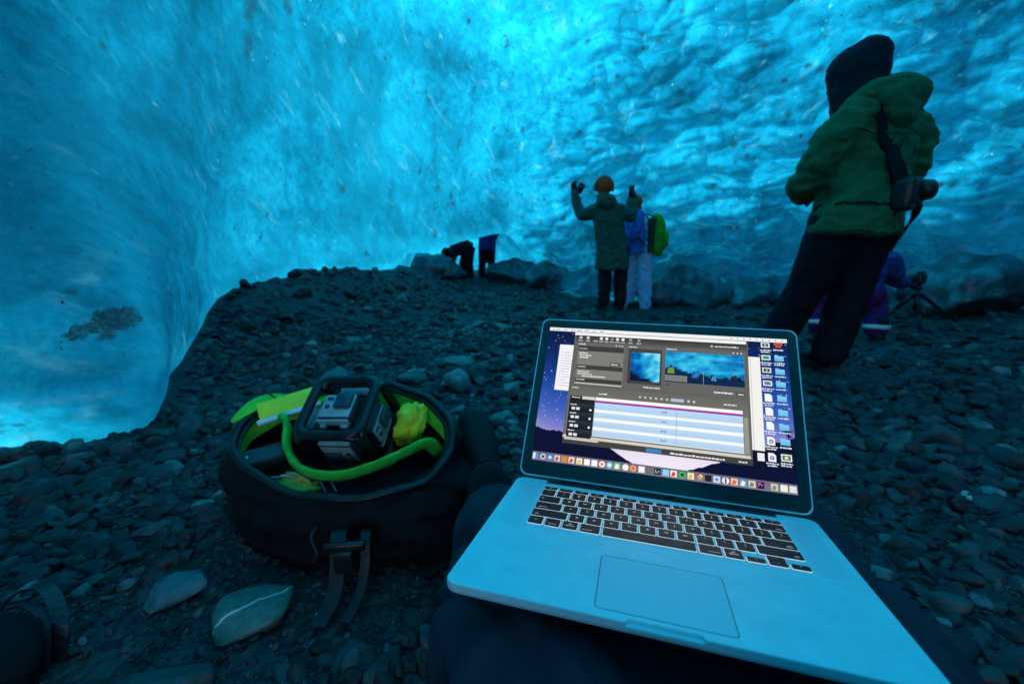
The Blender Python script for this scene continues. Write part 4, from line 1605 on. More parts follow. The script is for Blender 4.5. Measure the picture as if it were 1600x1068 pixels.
lv = [(k / 26, prof(k / 26)) for k in range(27)]
bv, bf = bag_shell(lv)
dn = bv - np.array((0, 0, .12))
dn = dn / np.linalg.norm(dn, axis=1)[:, None]
tz = bv[:, 2] / .3
sag = .016 * perlin(bv * 7 + 4) + .007 * perlin(bv * 22 + 3) + .016 * (0.5 - np.abs(perlin(bv * (5, 5, 16) + 9)) * 2.4)
sag = sag + .020 * np.exp(-((bv[:, 0] - .24) / .14) ** 2) * np.sin(bv[:, 2] * 70 + bv[:, 0] * 26)
bv = bv + dn * (sag * smooth(1.02, .8, tz))[:, None]
link('shell', mesh_np('shell', bv, bf[:, ::-1]), NYLON, bag)
# inside: lining wall and floor
li = [(0, .985), (.06, .97), (.14, .955), (.22, .95)]
iv_, if_ = bag_shell(li)
dv_, df2_ = bag_shell([(.2, .945), (.4, .93), (.6, .90), (.72, .80), (.74, .4), (.74, .02)])
link('inner_wall', mesh_np('inner_wall', dv_, df2_), NYLON, bag)
iv_ = iv_ + (.006 * perlin(iv_ * 14))[:, None] * (0, 0, 1)
link('lining', mesh_np('lining', iv_, if_), LIME, bag)
bm = bmesh.new()
bm_tube(bm, [rim_pt(a, .995, .004) for a in angs + [0.0]], .0065, 10, cap=False, flat=.010)
bm_obj('rim', bm, NYLON_EDGE, bag)
bm = bmesh.new()      # zip tape just inside the rim
bm_tube(bm, [rim_pt(a, .955, -.006) for a in angs + [0.0]], .004, 6, cap=False, flat=.010)
bm_obj('zip_tape', bm, NYLON_EDGE, bag)


def bag_local(x, y, z):
    return Vector((x - BC[0], y - BC[1], z))


# padded dark floor and dividers
bm = bmesh.new()
bm_box(bm, (0.03, 0.0, .135), (.36, .20, .05), bev=.02)
bm_box(bm, (-.16, -.02, .15), (.10, .15, .05), Matrix.Rotation(.3, 3, 'Z'), bev=.015)
bm_obj('padded_floor', bm, NYLON, bag)
# thick lime roll of the divider that sweeps round the rig
roll = catmull([(-.225, .062, .262), (-.185, .055, .292), (-.150, .012, .285), (-.118, -.060, .255), (-.055, -.118, .228), (.035, -.135, .222), (.120, -.112, .236), (.180, -.070, .250), (.222, -.010, .246), (.245, .03, .20)], 40)
bm = bmesh.new()
rr_ = np.random.default_rng(5)
bm_tube(bm, roll, [(.006 + .013 * math.sin(math.pi * min(.5, k / 22))) * rr_.uniform(.90, 1.10) for k in range(40)], 16, flat=[.0085 * rr_.uniform(.85, 1.2) for k in range(40)])
bm_obj('divider_roll', bm, simple_mat('green padded fabric', (.045, .52, .055), .75, 0, .25, 22, .5, .006, .2, 420), bag)
# lime flap over the left end, and a corner of lining standing up at the back
bm = bmesh.new()
for dz_ in (.0125, -.011):
    bm_tube(bm, [tuple(np.array(p) + (0, -.0055, dz_)) for p in roll[6:36]], .0017, 5)
bm_obj('roll_seam', bm, NYLON_EDGE, bag)
bm = bmesh.new()
flap = catmull([(-.20, .135, .300), (-.245, .135, .315), (-.290, .105, .308), (-.325, .055, .278)], 14)
bm_tube(bm, flap, [.004, .005, .005, .006, .006, .006, .006, .006, .005, .005, .005, .004, .004, .003], 14, flat=[.012, .022, .030, .036, .040, .042, .042, .041, .039, .035, .030, .024, .017, .008])
bm_obj('flap', bm, LIME, bag)
bm = bmesh.new()
vs_ = [bm.verts.new(p) for p in ((-.145, .175, .318), (-.055, .205, .352), (-.070, .175, .322), (-.120, .145, .300), (-.150, .182, .316), (-.058, .213, .350), (-.074, .180, .318), (-.124, .150, .296))]
for f_ in ((0, 1, 2, 3), (4, 7, 6, 5), (0, 4, 5, 1), (1, 5, 6, 2), (2, 6, 7, 3), (3, 7, 4, 0)):
    bm.faces.new([vs_[i] for i in f_])
bm_obj('lining_corner', bm, LIME, bag, False)

# straps and buckles on the near side
def strap(name, pts, w, t, mat, parent, seg=8):
    bm = bmesh.new()
    P, F = frames(pts)
    rings = []
    for p, (tt, u, ww) in zip(P, F):
        sd_ = tt.cross(Vector((0, 0, 1)))
        sd_ = sd_.normalized() if sd_.length > .15 else Vector((1, 0, 0))
        nn = sd_.cross(tt).normalized()
        rings.append([bm.verts.new(p + sd_ * (w * a) + nn * (t * b_)) for a, b_ in ((-1, -1), (1, -1), (1, 1), (-1, 1))])
    for r0, r1 in zip(rings[:-1], rings[1:]):
        for k in range(4):
            bm.faces.new((r0[k], r0[(k + 1) % 4], r1[(k + 1) % 4], r1[k]))
    bm.faces.new(rings[0][::-1])
    bm.faces.new(rings[-1])
    bmesh.ops.recalc_face_normals(bm, faces=bm.faces)
    return bm_obj(name, bm, mat, parent, False)


strap('strap', catmull([(.06, -.20, .13), (.065, -.225, .135), (.07, -.25, .120), (.072, -.265, .08), (.07, -.29, .03), (.06, -.35, .015)], 18), .016, .002, WEB, bag)
strap('strap', catmull([(.115, -.19, .12), (.120, -.215, .13), (.124, -.235, .115), (.126, -.25, .075), (.122, -.28, .03), (.112, -.34, .014)], 18), .010, .002, WEB, bag)
bm = bmesh.new()
bm_box(bm, (.09, -.262, .128), (.085, .016, .022), Matrix.Rotation(.12, 3, 'Z'), bev=.005)
bm_box(bm, (.09, -.272, .10), (.04, .014, .05), Matrix.Rotation(.12, 3, 'Z'), bev=.004)
bm_obj('buckle', bm, BLACK_PLASTIC, bag)
strap('strap', catmull([(.27, .06, .12), (.33, .03, .10), (.365, -.02, .06), (.35, -.08, .02), (.30, -.14, .015), (.24, -.2, .012)], 22), .017, .003, WEB, bag)
bm = bmesh.new()
bm_tube(bm, catmull([(.02, -.235, .155), (.015, -.25, .14), (.028, -.258, .11), (.016, -.255, .085)], 14), .0035, 6)
bm_obj('zip_pull', bm, WEB, bag)
bm = bmesh.new()      # padded side pocket slumped against the right end
bm_loft(bm, [((.20, -.14, .02), .10, .05), ((.23, -.13, .08), .13, .075), ((.26, -.10, .14), .11, .06), ((.28, -.07, .19), .05, .03)], (.8, .5, 0))
fuse('side_pocket', bm, .010, NYLON, bag, 8, fold_fn(.007, 6, 6, 22, 3))

# ------------------------------------------------------------------ things lying in the bag
rig = empty('camera_rig', tuple(BC + np.array((.014, .032, .282))), (math.radians(36), math.radians(-4), math.radians(-10)))
tag(rig, 'black ball shaped rig holding several silver action cameras inside the open bag', 'camera rig')
HS = .084
bm = bmesh.new()
for ax in range(3):          # three pairs of square hoops with round corners make the cage
    for s in (-1, 1):
        pts = rrect(-HS, -HS, HS, HS, .034, 5)
        pts = pts + pts[:1]
        loop = []
        for a_, b_ in pts:
            q_ = [0, 0, 0]
            q_[ax] = s * HS
            q_[(ax + 1) % 3] = a_
            q_[(ax + 2) % 3] = b_
            loop.append(q_)
        bm_tube(bm, loop, .011, 8, cap=False, flat=.015)
for sx_ in (-1, 1):
    for sy_ in (-1, 1):
        for sz_ in (-1, 1):
            bm_ball(bm, (sx_ * .073, sy_ * .073, sz_ * .073), .019)
bm_obj('frame', bm, BLACK_PLASTIC, rig)
bm = bmesh.new()
bm_box(bm, (0, 0, 0), (.10, .10, .10), bev=.012)
bm_obj('core', bm, BLACK_PLASTIC, rig)
bm = bmesh.new()
bm_tube(bm, [(.077, -.081, .071), (.080, -.091, .076)], [.0072, .0072], 14)
bm_obj('socket', bm, GREY_PL, rig)
bm = bmesh.new()
bm_tube(bm, [(.0797, -.090, .0755), (.0805, -.0926, .0769)], [.0045, .0045], 14)
bm_obj('socket', bm, NYLON_EDGE, rig)


def action_camera(rot, twist):
    """body with its face at local +Z; silver L-shaped faceplate, square dark lens, shutter, clear case"""
    M = rot @ Matrix.Rotation(twist, 4, 'Z') @ Matrix.Translation((0, 0, HS - .018))
    bm = bmesh.new()
    bm_box(bm, (0, 0, .004), (.090, .072, .034), bev=.006)
    body = bm_obj('action_camera', bm, GREY_PL, rig)
    body.matrix_local = M
    bm = bmesh.new()
    bm_box(bm, (0, 0, .0222), (.084, .066, .003), bev=.0012)
    bm_obj('faceplate', bm, SILVER, body)
    bm = bmesh.new()
    bm_box(bm, (.016, .010, .0285), (.046, .042, .012), bev=.004)
    bm_obj('lens_block', bm, SMOKED, body)
    bm = bmesh.new()
    bm_tube(bm, [(-.026, -.004, .0235), (-.026, -.004, .0262)], [.0062, .0062], 12)
    bm_obj('shutter_button', bm, GREY_PL, body)
    bm = bmesh.new()
    bm_box(bm, (-.026, .020, .0242), (.018, .010, .0014), bev=.0004)
    bm_obj('status_window', bm, SMOKED, body)
    bm = bmesh.new()
    bm_box(bm, (0, -.042, .010), (.086, .006, .024), bev=.002)
    bm_box(bm, (.030, -.050, .004), (.020, .012, .012), bev=.003)
    bm_box(bm, (-.028, -.050, .004), (.016, .010, .014), bev=.003)
    bm_obj('clear_case', bm, CLEAR_PL, body)
    return body


I4 = Matrix.Identity(4)
action_camera(I4, 0.0)
action_camera(Matrix.Rotation(math.radians(90), 4, 'X'), math.radians(180))
action_camera(Matrix.Rotation(math.radians(90), 4, 'Y'), math.radians(90))
action_camera(Matrix.Rotation(math.radians(-90), 4, 'Y'), math.radians(-90))
action_camera(Matrix.Rotation(math.radians(-90), 4, 'X'), 0.0)
bm = bmesh.new()
for k, x in enumerate((-.03, -.012, .008)):
    bm_tube(bm, catmull([(x, -.083, -.02), (x + .01, -.096, -.034), (x + .02, -.09, -.056), (x + .03, -.08, -.07)], 10), .0022, 6)
bm_obj('wiring', bm, GREY_PL, rig)
for k_, (bx_, by_, bz_) in enumerate(((-.078, -.074, .064), (.078, .074, .066), (-.078, .072, .066), (.074, -.080, -.064), (-.074, -.080, -.064))):
    bm = bmesh.new()
    bm_tube(bm, [(bx_, by_, bz_), (bx_ * 1.12, by_ * 1.1, bz_ * 1.12)], [.007, .006], 10)
    bm_obj('bolt', bm, GREY_PL, rig)
bm = bmesh.new()
for k_ in range(3):
    bm_box(bm, (-.088, -.01 + .004 * k_, .052 - .016 * k_), (.012, .06, .007), bev=.002)
bm_obj('side_rail', bm, SILVER, rig)


V4, F4 = ico(4)


def crumple(name, loc, size, seed, mat, label, cat, rot=(0, 0, 0)):
    v = V4 * (1 + .55 * perlin(V4 * 1.6 + seed) + .34 * (.5 - np.abs(perlin(V4 * 2.6 + seed)) * 2.6) + .12 * perlin(V4 * 7 + seed))[:, None]
    o = link(name, mesh_np(name, v * np.array(size), F4), mat)
    o.location = loc
    o.rotation_euler = rot
    tag(o, label, cat)
    return o


crumple('cloth', tuple(BC + np.array((.165, .055, .275))), (.040, .034, .060), 21, YELLOW, 'crumpled yellow cloth stuffed at the right end of the open bag', 'cloth', (.2, .3, .4))
crumple('glove', tuple(BC + np.array((-.075, -.115, .185))), (.055, .030, .026), 27, simple_mat('ochre fabric', (.42, .34, .05), .7, 0, .3, 25, .3, .004), 'ochre glove tucked under the lime roll at the bag front', 'glove', (0, 0, -.3))
# yellow packet with a pale stripe along its edge
pk = empty('packet', tuple(BC + np.array((-.180, .085, .305))), (math.radians(32), math.radians(-10), math.radians(30)))
tag(pk, 'bright yellow packet with a pale edge sticking out left of the camera rig', 'packet')
bm = bmesh.new()
bm_box(bm, (0, 0.02, 0), (.15, .060, .012), bev=.003)
bm_obj('sleeve', bm, YELLOW, pk)
bm = bmesh.new()
bm_box(bm, (0.0, -.017, .002), (.165, .014, .010), bev=.002)
bm_obj('edge', bm, simple_mat('pale plastic edge', (.72, .78, .78), .35, 0, .08, 60, .1, .0006), pk)
bt = empty('battery_pack', tuple(BC + np.array((-.205, -.035, .215))), (.25, -.1, .5))
tag(bt, 'dark battery pack with a pale label at the left end of the bag', 'battery pack')
bm = bmesh.new()
bm_box(bm, (0, 0, 0), (.115, .060, .034), bev=.006)
bm_obj('casing', bm, GREY_PL, bt)
bm = bmesh.new()
bm_box(bm, (-.038, -.005, .0176), (.030, .010, .0012), Matrix.Rotation(.2, 3, 'Z'))
bm_obj('pale_label', bm, simple_mat('pale label', (.6, .64, .66), .5, 0, .1, 60, 0), bt, False)
bm = bmesh.new()
for s in range(5):
    x0 = BC[0] - .15 + s * .026
    bm_tube(bm, catmull([(x0, BC[1] - .115 + .01 * (s % 2), .19), (x0 + .02, BC[1] - .125, .212 + .006 * (s % 3)), (x0 + .05, BC[1] - .118, .205), (x0 + .075, BC[1] - .135, .18)], 14), .0022, 6)
cb = bm_obj('cable', bm, simple_mat('pale cable', (.35, .37, .38), .35, 0, .2, 60, 0), None)
tag(cb, 'bundle of thin pale cables in front of the lime roll in the bag', 'cable')
bm = bmesh.new()
bm_tube(bm, catmull([tuple(BC + np.array(p)) for p in ((-.33, .20, .36), (-.25, .13, .33), (-.16, .09, .305), (-.10, .075, .30))], 20), .0024, 6)
ant = bm_obj('cord', bm, NYLON_EDGE, None)
tag(ant, 'thin black cord running from the rig over the yellow packet', 'cord')

# ------------------------------------------------------------------ the person the laptop rests on (only the legs are in the picture)
TROUSER = simple_mat('dark hiking trousers', (0.040, 0.030, 0.044), .8, 0, .25, 30, .3, .003, .16, 700)
BOOT = simple_mat('black boot leather', (0.009, 0.009, 0.011), .55, 0, .3, 40, .3, .003, .25)
BOOT_SOLE = simple_mat('boot rubber', (0.012, 0.012, 0.012), .7, 0, .2, 60, .3, .002)
sitter = empty('person', (.25, -.12, 0))
tag(sitter, 'seated person in dark trousers and boots with the laptop across both knees', 'person')


def rel(o, pts):
    b_ = Vector(o.location)
    return [Vector(p) - b_ for p in pts]


def limb(bm, pts, rad):
    """round tapered limb; pts in world"""
    bm_tube(bm, pts, rad, 18)
    for p, r in zip(pts, rad):
        bm_ball(bm, p, r * .98)


bm = bmesh.new()
o_ = Vector(sitter.location)
W = lambda *p: Vector(p) - o_
bm_ball(bm, W(.20, -.14, .22), (.22, .17, .16))
limb(bm, [W(.15, -.12, .25), W(.06, .12, .315), W(.01, .36, .352), W(-.01, .52, .345)], [.125, .110, .088, .076])
limb(bm, [W(-.01, .52, .345), W(-.03, .76, .21), W(-.045, .98, .12)], [.078, .072, .064])
limb(bm, [W(.29, -.14, .25), W(.31, .10, .305), W(.33, .34, .342), W(.355, .47, .345)], [.120, .102, .084, .074])
limb(bm, [W(.355, .47, .345), W(.50, .74, .24), W(.66, 1.02, .14)], [.076, .072, .066])
bm_loft(bm, [(W(.18, -.12, .30), .24, .09), (W(.17, .10, .325), .22, .075), (W(.165, .27, .335), .20, .060), (W(.165, .42, .330), .18, .045), (W(.17, .50, .31), .10, .03)], (1, 0, 0))
bm_loft(bm, [(W(.24, -.18, .28), .23, .15), (W(.23, -.26, .5), .21, .13), (W(.22, -.32, .78), .22, .13), (W(.22, -.35, .95), .12, .09)], (1, 0, 0))
sit_f = fold_fn(.020, 8, 6, 10, 2)
def creases(p):
    ph = p[:, 0] * 34 + p[:, 1] * 26 + 5 * perlin(p * 3.2 + 4)
    c1 = np.exp(-(np.sin(ph) / .30) ** 2) * (.5 + .8 * perlin(p * 4 + 9))
    ph2 = p[:, 0] * 30 - p[:, 1] * 22 + 5 * perlin(p * 3.6 + 14)
    c2 = np.exp(-(np.sin(ph2) / .25) ** 2) * smooth(-.1, .4, perlin(p * 3 + 2))
    return sit_f(p) - .020 * c1 - .014 * c2


fuse('body', bm, .0095, TROUSER, sitter, 6, creases)


def boot(parent, heel, toe_dir, up, size=1.0, name='boot'):
    """heel: heel point of the sole; toe_dir: along the sole; up: from the sole into the leg"""
    o = Vector(parent.location)
    h = Vector(heel) - o
    t = Vector(toe_dir).normalized()
    u = Vector(up)
    u = (u - t * u.dot(t)).normalized()
    s = t.cross(u)
    k = size
    bm = bmesh.new()
    bm_loft(bm, [(h + u * .02 * k - t * .005 * k, .034 * k, .018 * k), (h + u * .05 * k + t * .05 * k, .042 * k, .042 * k), (h + u * .045 * k + t * .13 * k, .046 * k, .040 * k), (h + u * .036 * k + t * .20 * k, .050 * k, .034 * k), (h + u * .030 * k + t * .255 * k, .042 * k, .026 * k), (h + u * .026 * k + t * .283 * k, .02 * k, .014 * k)], s)
    bm_loft(bm, [(h + t * .045 * k + u * .03 * k, .042 * k, .05 * k), (h + t * .045 * k + u * .11 * k, .045 * k, .052 * k), (h + t * .035 * k + u * .19 * k, .052 * k, .056 * k)], s)
    up_ = fuse(name, bm, .008 * max(k, .9), BOOT, parent, 4)
    bm = bmesh.new()
    pts = []
    for a, w in ((-.012, .022), (.0, .034), (.05, .040), (.12, .040), (.19, .050), (.24, .046), (.275, .030), (.288, .012)):
        pts.append((a * k, w * k))
    outline = [h + t * a + s * w for a, w in pts] + [h + t * a - s * w for a, w in pts[::-1]]
    lo = [bm.verts.new(p - u * .006 * k) for p in outline]
    hi = [bm.verts.new(p + u * .022 * k) for p in outline]
    n = len(outline)
    bm.faces.new(lo[::-1])
    bm.faces.new(hi)
    for i in range(n):
        bm.faces.new((lo[i], lo[(i + 1) % n], hi[(i + 1) % n], hi[i]))
    bmesh.ops.recalc_face_normals(bm, faces=bm.faces)
    bm_obj('sole', bm, BOOT_SOLE, up_, False)
    return up_


def laces(bt_, parent, heel, toe_dir, up):
    o = Vector(parent.location)
    h = Vector(heel) - o
    t = Vector(toe_dir).normalized()
    u = Vector(up)
    u = (u - t * u.dot(t)).normalized()
    s = t.cross(u)
    bm = bmesh.new()
    for i in range(5):
        c = h + t * (.085 + .022 * i) + u * (.118 - .012 * i)
        bm_tube(bm, [c - s * .03 - u * .012, c + u * .003, c + s * .03 - u * .012], .0028, 6)
    bm_obj('lace', bm, WEB, bt_)


for heel, td, up in (((-.035, 1.06, .045), (-.30, .62, .72), (-.02, -.80, .6)), ((.70, 1.12, .08), (.25, .55, .80), (-.45, -.75, .5))):
    b_ = boot(sitter, heel, td, up, 1.08)
    laces(b_, sitter, heel, td, up)

# ------------------------------------------------------------------ visitors
def cloth(name, c, rough=.75, var=.22):
    return simple_mat(name, c, rough, 0, var, 14, .45, .010, .12)


SKIN = simple_mat('skin', (.46, .29, .22), .5, 0, .08, 30, .1, .001)
DARK_TROUSER = cloth('black trousers', (.010, .007, .013))
GREEN = cloth('green shell jacket', (.022, .125, .050), .65)
NAVY_HOOD = cloth('charcoal hood', (.013, .012, .019))
OLIVE = cloth('olive parka', (.034, .085, .062))
MAROON = cloth('dark red trousers', (.045, .012, .016))
ORANGE = cloth('orange knit hat', (.95, .060, .016), .85)
BLUE = cloth('blue jacket', (.05, .15, .52))
PALE_BLUE = cloth('pale blue trousers', (.34, .50, .78))
PACK_GREEN = cloth('green rucksack', (.06, .30, .02))
PACK_DARK = cloth('dark rucksack panel', (.02, .05, .03))
PURPLE = cloth('purple trousers', (.09, .014, .11))
GLOVE = cloth('black glove', (.012, .012, .014))
CAM_BLACK = simple_mat('black camera body', (.012, .012, .013), .4, 0, .25, 80, .2, .001)
LENS = simple_mat('lens front', (.01, .012, .018), .06, 0, .2, 30, 0)
BAND = simple_mat('pale reflective band', (.62, .70, .72), .4, 0, .1, 60, 0)


class Fig:
    def __init__(self, loc, label, yaw):
        """yaw: direction the person faces, as a vector in plan"""
        self.root = empty('person', loc)
        tag(self.root, label, 'person')
        self.o = Vector(loc)
        self.d = Vector((yaw[0], yaw[1], 0)).normalized()
        self.r = Vector((self.d.y, -self.d.x, 0))

    def w(self, *p):
        return Vector(p) - self.o

    def hand(self, bm, wrist, direction, palm_n, s=1.0, curl=.5):
        """palm, four fingers of unequal length and a thumb; direction: wrist to knuckles; palm_n: out of the palm"""
        wv = self.w(*wrist)
        d = Vector(direction).normalized()
        n = Vector(palm_n)
        n = (n - d * n.dot(d)).normalized()
        a = d.cross(n)
        bm_loft(bm, [(wv - d * .02 * s, .026 * s, .02 * s), (wv + d * .03 * s, .036 * s, .018 * s), (wv + d * .085 * s, .042 * s, .016 * s), (wv + d * .098 * s, .036 * s, .012 * s)], a, 10)
        for i, L in enumerate((.066, .076, .070, .054)):
            b0 = wv + d * .088 * s + a * (-.030 + .020 * i) * s
            b1 = b0 + (d * math.cos(curl * .5) + n * math.sin(curl * .5)) * L * .5 * s
            b2 = b1 + (d * math.cos(curl * 1.6) + n * math.sin(curl * 1.6)) * L * .5 * s
            bm_tube(bm, [b0, b1, b2], [.0105 * s, .0098 * s, .008 * s], 8)
        t0 = wv + d * .025 * s - a * .030 * s
        bm_tube(bm, [t0, t0 - a * .030 * s + d * .030 * s + n * .012 * s, t0 - a * .034 * s + d * .060 * s + n * .03 * s], [.013 * s, .011 * s, .009 * s], 8)

    def head(self, bm, c, s=1.0, face=None):
        """skull, jaw, nose, ears; face: the direction it looks"""
        f = Vector(face if face is not None else self.d).normalized()
        side = f.cross(Vector((0, 0, 1))).normalized()
        up = side.cross(f).normalized()
        rot = Matrix((side, f, up)).transposed()
        cv = self.w(*c)
        bm_ball(bm, cv + up * .02 * s, (.078 * s, .096 * s, .098 * s), rot)
        bm_ball(bm, cv + f * .022 * s - up * .055 * s, (.056 * s, .066 * s, .062 * s), rot)
        bm_tube(bm, [cv + f * .092 * s + up * .02 * s, cv + f * .116 * s - up * .016 * s, cv + f * .094 * s - up * .026 * s], [.009 * s, .014 * s, .012 * s], 8)
        for q_ in (-1, 1):
            bm_ball(bm, cv + side * q_ * .079 * s - f * .004 * s, (.010 * s, .022 * s, .030 * s), rot)
        bm_tube(bm, [cv + f * .082 * s - side * .024 * s - up * .052 * s, cv + f * .090 * s - up * .052 * s, cv + f * .082 * s + side * .024 * s - up * .052 * s], [.007 * s, .010 * s, .007 * s], 6)
        bm_tube(bm, [cv - up * .04 * s - f * .02 * s, cv - up * .16 * s - f * .03 * s], [.055 * s, .062 * s], 14)
        return cv, rot, f, side, up

    def eyes(self, hd, s=1.0):
        cv, rot, f, side, up = hd
        for q_ in (-1, 1):
            bm = bmesh.new()
            bm_ball(bm, cv + side * q_ * .031 * s + f * .086 * s + up * .012 * s, .0115 * s)
            bm_obj('eye', bm, simple_mat('eye', (.2, .2, .2), .2, 0, .3, 60, 0), self.root)


# ---- 1: tall visitor in a green jacket, seen from behind
m1 = Fig((2.0, 2.72, 0), 'tall person in green jacket and dark hood, back turned, camera bag at the hip', (-.50, .87))
w = m1.w
r1, d1 = m1.r, m1.d
bm = bmesh.new()
limb(bm, [w(2.13, 2.74, .90), w(2.10, 2.72, .68), w(2.065, 2.70, .48), w(2.02, 2.69, .28), w(1.985, 2.69, .10)], [.150, .130, .108, .100, .098])
limb(bm, [w(1.90, 2.66, .90), w(1.865, 2.70, .68), w(1.815, 2.75, .48), w(1.755, 2.79, .28), w(1.705, 2.83, .10)], [.150, .130, .106, .100, .098])
bm_ball(bm, w(2.02, 2.70, .90), (.21, .165, .15))
bm_loft(bm, [(w(2.03, 2.70, .90), .20, .15), (w(2.04, 2.71, 1.15), .19, .14), (w(2.05, 2.72, 1.40), .20, .13), (w(2.03, 2.73, 1.52), .09, .08)], r1)
hd1 = m1.head(bm, (1.955, 2.755, 1.665), 1.03, (-.62, .74, -.30))
body1 = fuse('body', bm, .014, [DARK_TROUSER, SKIN], m1.root, 6, fold_fn(.012, 6, 6, 9, 12))
for p in body1.data.polygons:
    if p.center.z > 1.5:
        p.material_index = 1
m1.eyes(hd1, 1.05)
bm = bmesh.new()
bm_loft(bm, [(w(2.02, 2.70, .81), .295, .205), (w(2.025, 2.70, .90), .292, .205), (w(2.03, 2.70, 1.02), .268, .190), (w(2.04, 2.705, 1.16), .262, .185), (w(2.06, 2.71, 1.30), .275, .185), (w(2.07, 2.72, 1.41), .272, .165), (w(2.07, 2.72, 1.49), .20, .13), (w(2.05, 2.72, 1.56), .105, .095)], r1, 28)
limb(bm, [w(1.88, 2.61, 1.44), w(1.80, 2.62, 1.34), w(1.735, 2.66, 1.22), w(1.73, 2.71, 1.14)], [.108, .106, .098, .090])
limb(bm, [w(1.73, 2.71, 1.14), w(1.78, 2.86, 1.09), w(1.87, 2.98, 1.08)], [.090, .078, .062])
limb(bm, [w(2.30, 2.80, 1.44), w(2.385, 2.80, 1.34), w(2.40, 2.82, 1.22), w(2.36, 2.86, 1.13)], [.110, .102, .094, .086])
limb(bm, [w(2.36, 2.86, 1.13), w(2.24, 2.99, 1.09), w(2.13, 3.07, 1.08)], [.084, .074, .060])
f1_ = fold_fn(.024, 4.5, 4.5, 9, 31)
f2_ = fold_fn(.010, 10, 10, 18, 8)
jk = fuse('jacket', bm, .013, GREEN, m1.root, 6, lambda p: f1_(p) + f2_(p))
bm = bmesh.new()     # the jacket's own hood bunched behind the neck
bm_loft(bm, [(w(1.84, 2.63, 1.52), .03, .03), (w(1.92, 2.57, 1.54), .075, .07), (w(2.03, 2.555, 1.535), .10, .082), (w(2.14, 2.59, 1.54), .10, .085), (w(2.20, 2.66, 1.55), .08, .07), (w(2.24, 2.73, 1.55), .04, .05)], (0, -.4, 1))
bm_loft(bm, [(w(2.06, 2.60, 1.56), .17, .08), (w(2.06, 2.565, 1.49), .17, .085), (w(2.065, 2.545, 1.41), .12, .07), (w(2.07, 2.56, 1.33), .03, .02)], r1)
fuse('folded_hood', bm, .012, GREEN, jk, 5, fold_fn(.012, 9, 9, 13, 5)).matrix_parent_inverse = Matrix.Identity(4)
bm = bmesh.new()     # dark hood pulled over the head, open towards the face
hc = w(1.955, 2.750, 1.70)
f_ = Vector((-.62, .74, -.30)).normalized()
sd1 = f_.cross(Vector((0, 0, 1))).normalized()
up1 = sd1.cross(f_).normalized()
rt = Matrix((sd1, f_, up1)).transposed()
bm_ball(bm, hc + f_ * .014, (.130, .160, .156), rt)
bm_ball(bm, hc + up1 * .055 - f_ * .060, (.092, .102, .108), rt)
bm_ball(bm, hc + up1 * .085 - f_ * .085, (.045, .050, .050), rt)
bm_loft(bm, [(hc - up1 * .24 - f_ * .03, .15, .14), (hc - up1 * .15 + f_ * .02, .14, .15), (hc - up1 * .07 + f_ * .025, .134, .155), (hc, .12, .14)], sd1)
hood = fuse('hood', bm, .012, NAVY_HOOD, m1.root, 9, fold_fn(.009, 8, 8, 8, 14))
vis = bmesh.new()
vis.from_mesh(hood.data)
kill = [v for v in vis.verts if (v.co - (hc - up1 * .035))  .dot(f_) > .128 and abs((v.co - hc).dot(sd1)) < .075 and -.13 < (v.co - hc).dot(up1) < .085]
bmesh.ops.delete(vis, geom=kill, context='VERTS')
vis.to_mesh(hood.data)
vis.free()
# seams and cuffs of the jacket
def on_jacket(pts, r_, name):
    bm = bmesh.new()
    out = []
    for p in pts:
        ok_, q_, n_, _i = jk.closest_point_on_mesh(w(*p))
        out.append(q_ + n_ * r_ * .3)
    bm_tube(bm, out, r_, 6)
    bm_obj(name, bm, NAVY_HOOD if name == 'drawcord' else GREEN, jk)


on_jacket(catmull([(1.80, 2.50, 1.36), (1.95, 2.46, 1.34), (2.10, 2.50, 1.34), (2.25, 2.58, 1.36)], 24), .005, 'seam')
on_jacket(catmull([(2.08, 2.50, 1.33), (2.10, 2.48, 1.15), (2.11, 2.46, .98), (2.12, 2.46, .83)], 24), .005, 'seam')
on_jacket(catmull([(1.74, 2.52, .99), (1.92, 2.45, .98), (2.10, 2.45, .98), (2.28, 2.55, .99)], 24), .006, 'drawcord')
on_jacket(catmull([(1.73, 2.52, .83), (1.90, 2.42, .83), (2.10, 2.42, .83), (2.30, 2.52, .83)], 24), .007, 'seam')
# gloves
bm = bmesh.new()
m1.hand(bm, (1.88, 2.99, 1.08), (.5, .6, -.1), (.3, -.2, -.9), 1.0, .8)
fuse('glove', bm, .006, GLOVE, m1.root, 2)
bm = bmesh.new()
m1.hand(bm, (2.12, 3.08, 1.08), (-.7, .4, -.1), (.2, -.3, -.9), 1.0, .8)
fuse('glove', bm, .006, GLOVE, m1.root, 2)
for heel, td in (((1.995, 2.63, .012), (-.10, .99, 0)), ((1.72, 2.78, .012), (-.55, .8, 0))):
    boot(m1.root, heel, td, (0, 0, 1), 1.05)

# the camera holster hanging at his hip on a strap across the back
hol = empty('camera_pouch', (2.130, 2.50, 1.035))
tag(hol, 'black camera in pouch hanging from a strap at the green jacket\'s hip', 'camera')
bm = bmesh.new()
bm_box(bm, (0, 0, 0), (.165, .115, .145), Matrix.Rotation(.5, 3, 'Z'), bev=.025, seg=3)
bm_box(bm, (-.035, -.01, -.015), (.11, .12, .17), Matrix.Rotation(.5, 3, 'Z'), bev=.03, seg=3)
bm_obj('body', bm, CAM_BLACK, hol)
bm = bmesh.new()
bm_tube(bm, [(.05, -.01, .005), (.08, -.013, .010), (.112, -.016, .014)], [.054, .056, .052], 20)
bl = bm_obj('lens', bm, CAM_BLACK, hol)
bm = bmesh.new()
bm_tube(bm, [(.112, -.016, .014), (.115, -.0165, .0145)], [.038, .038], 20)
bm_obj('lens_glass', bm, LENS, bl)
so = Vector(hol.location)
pts = []
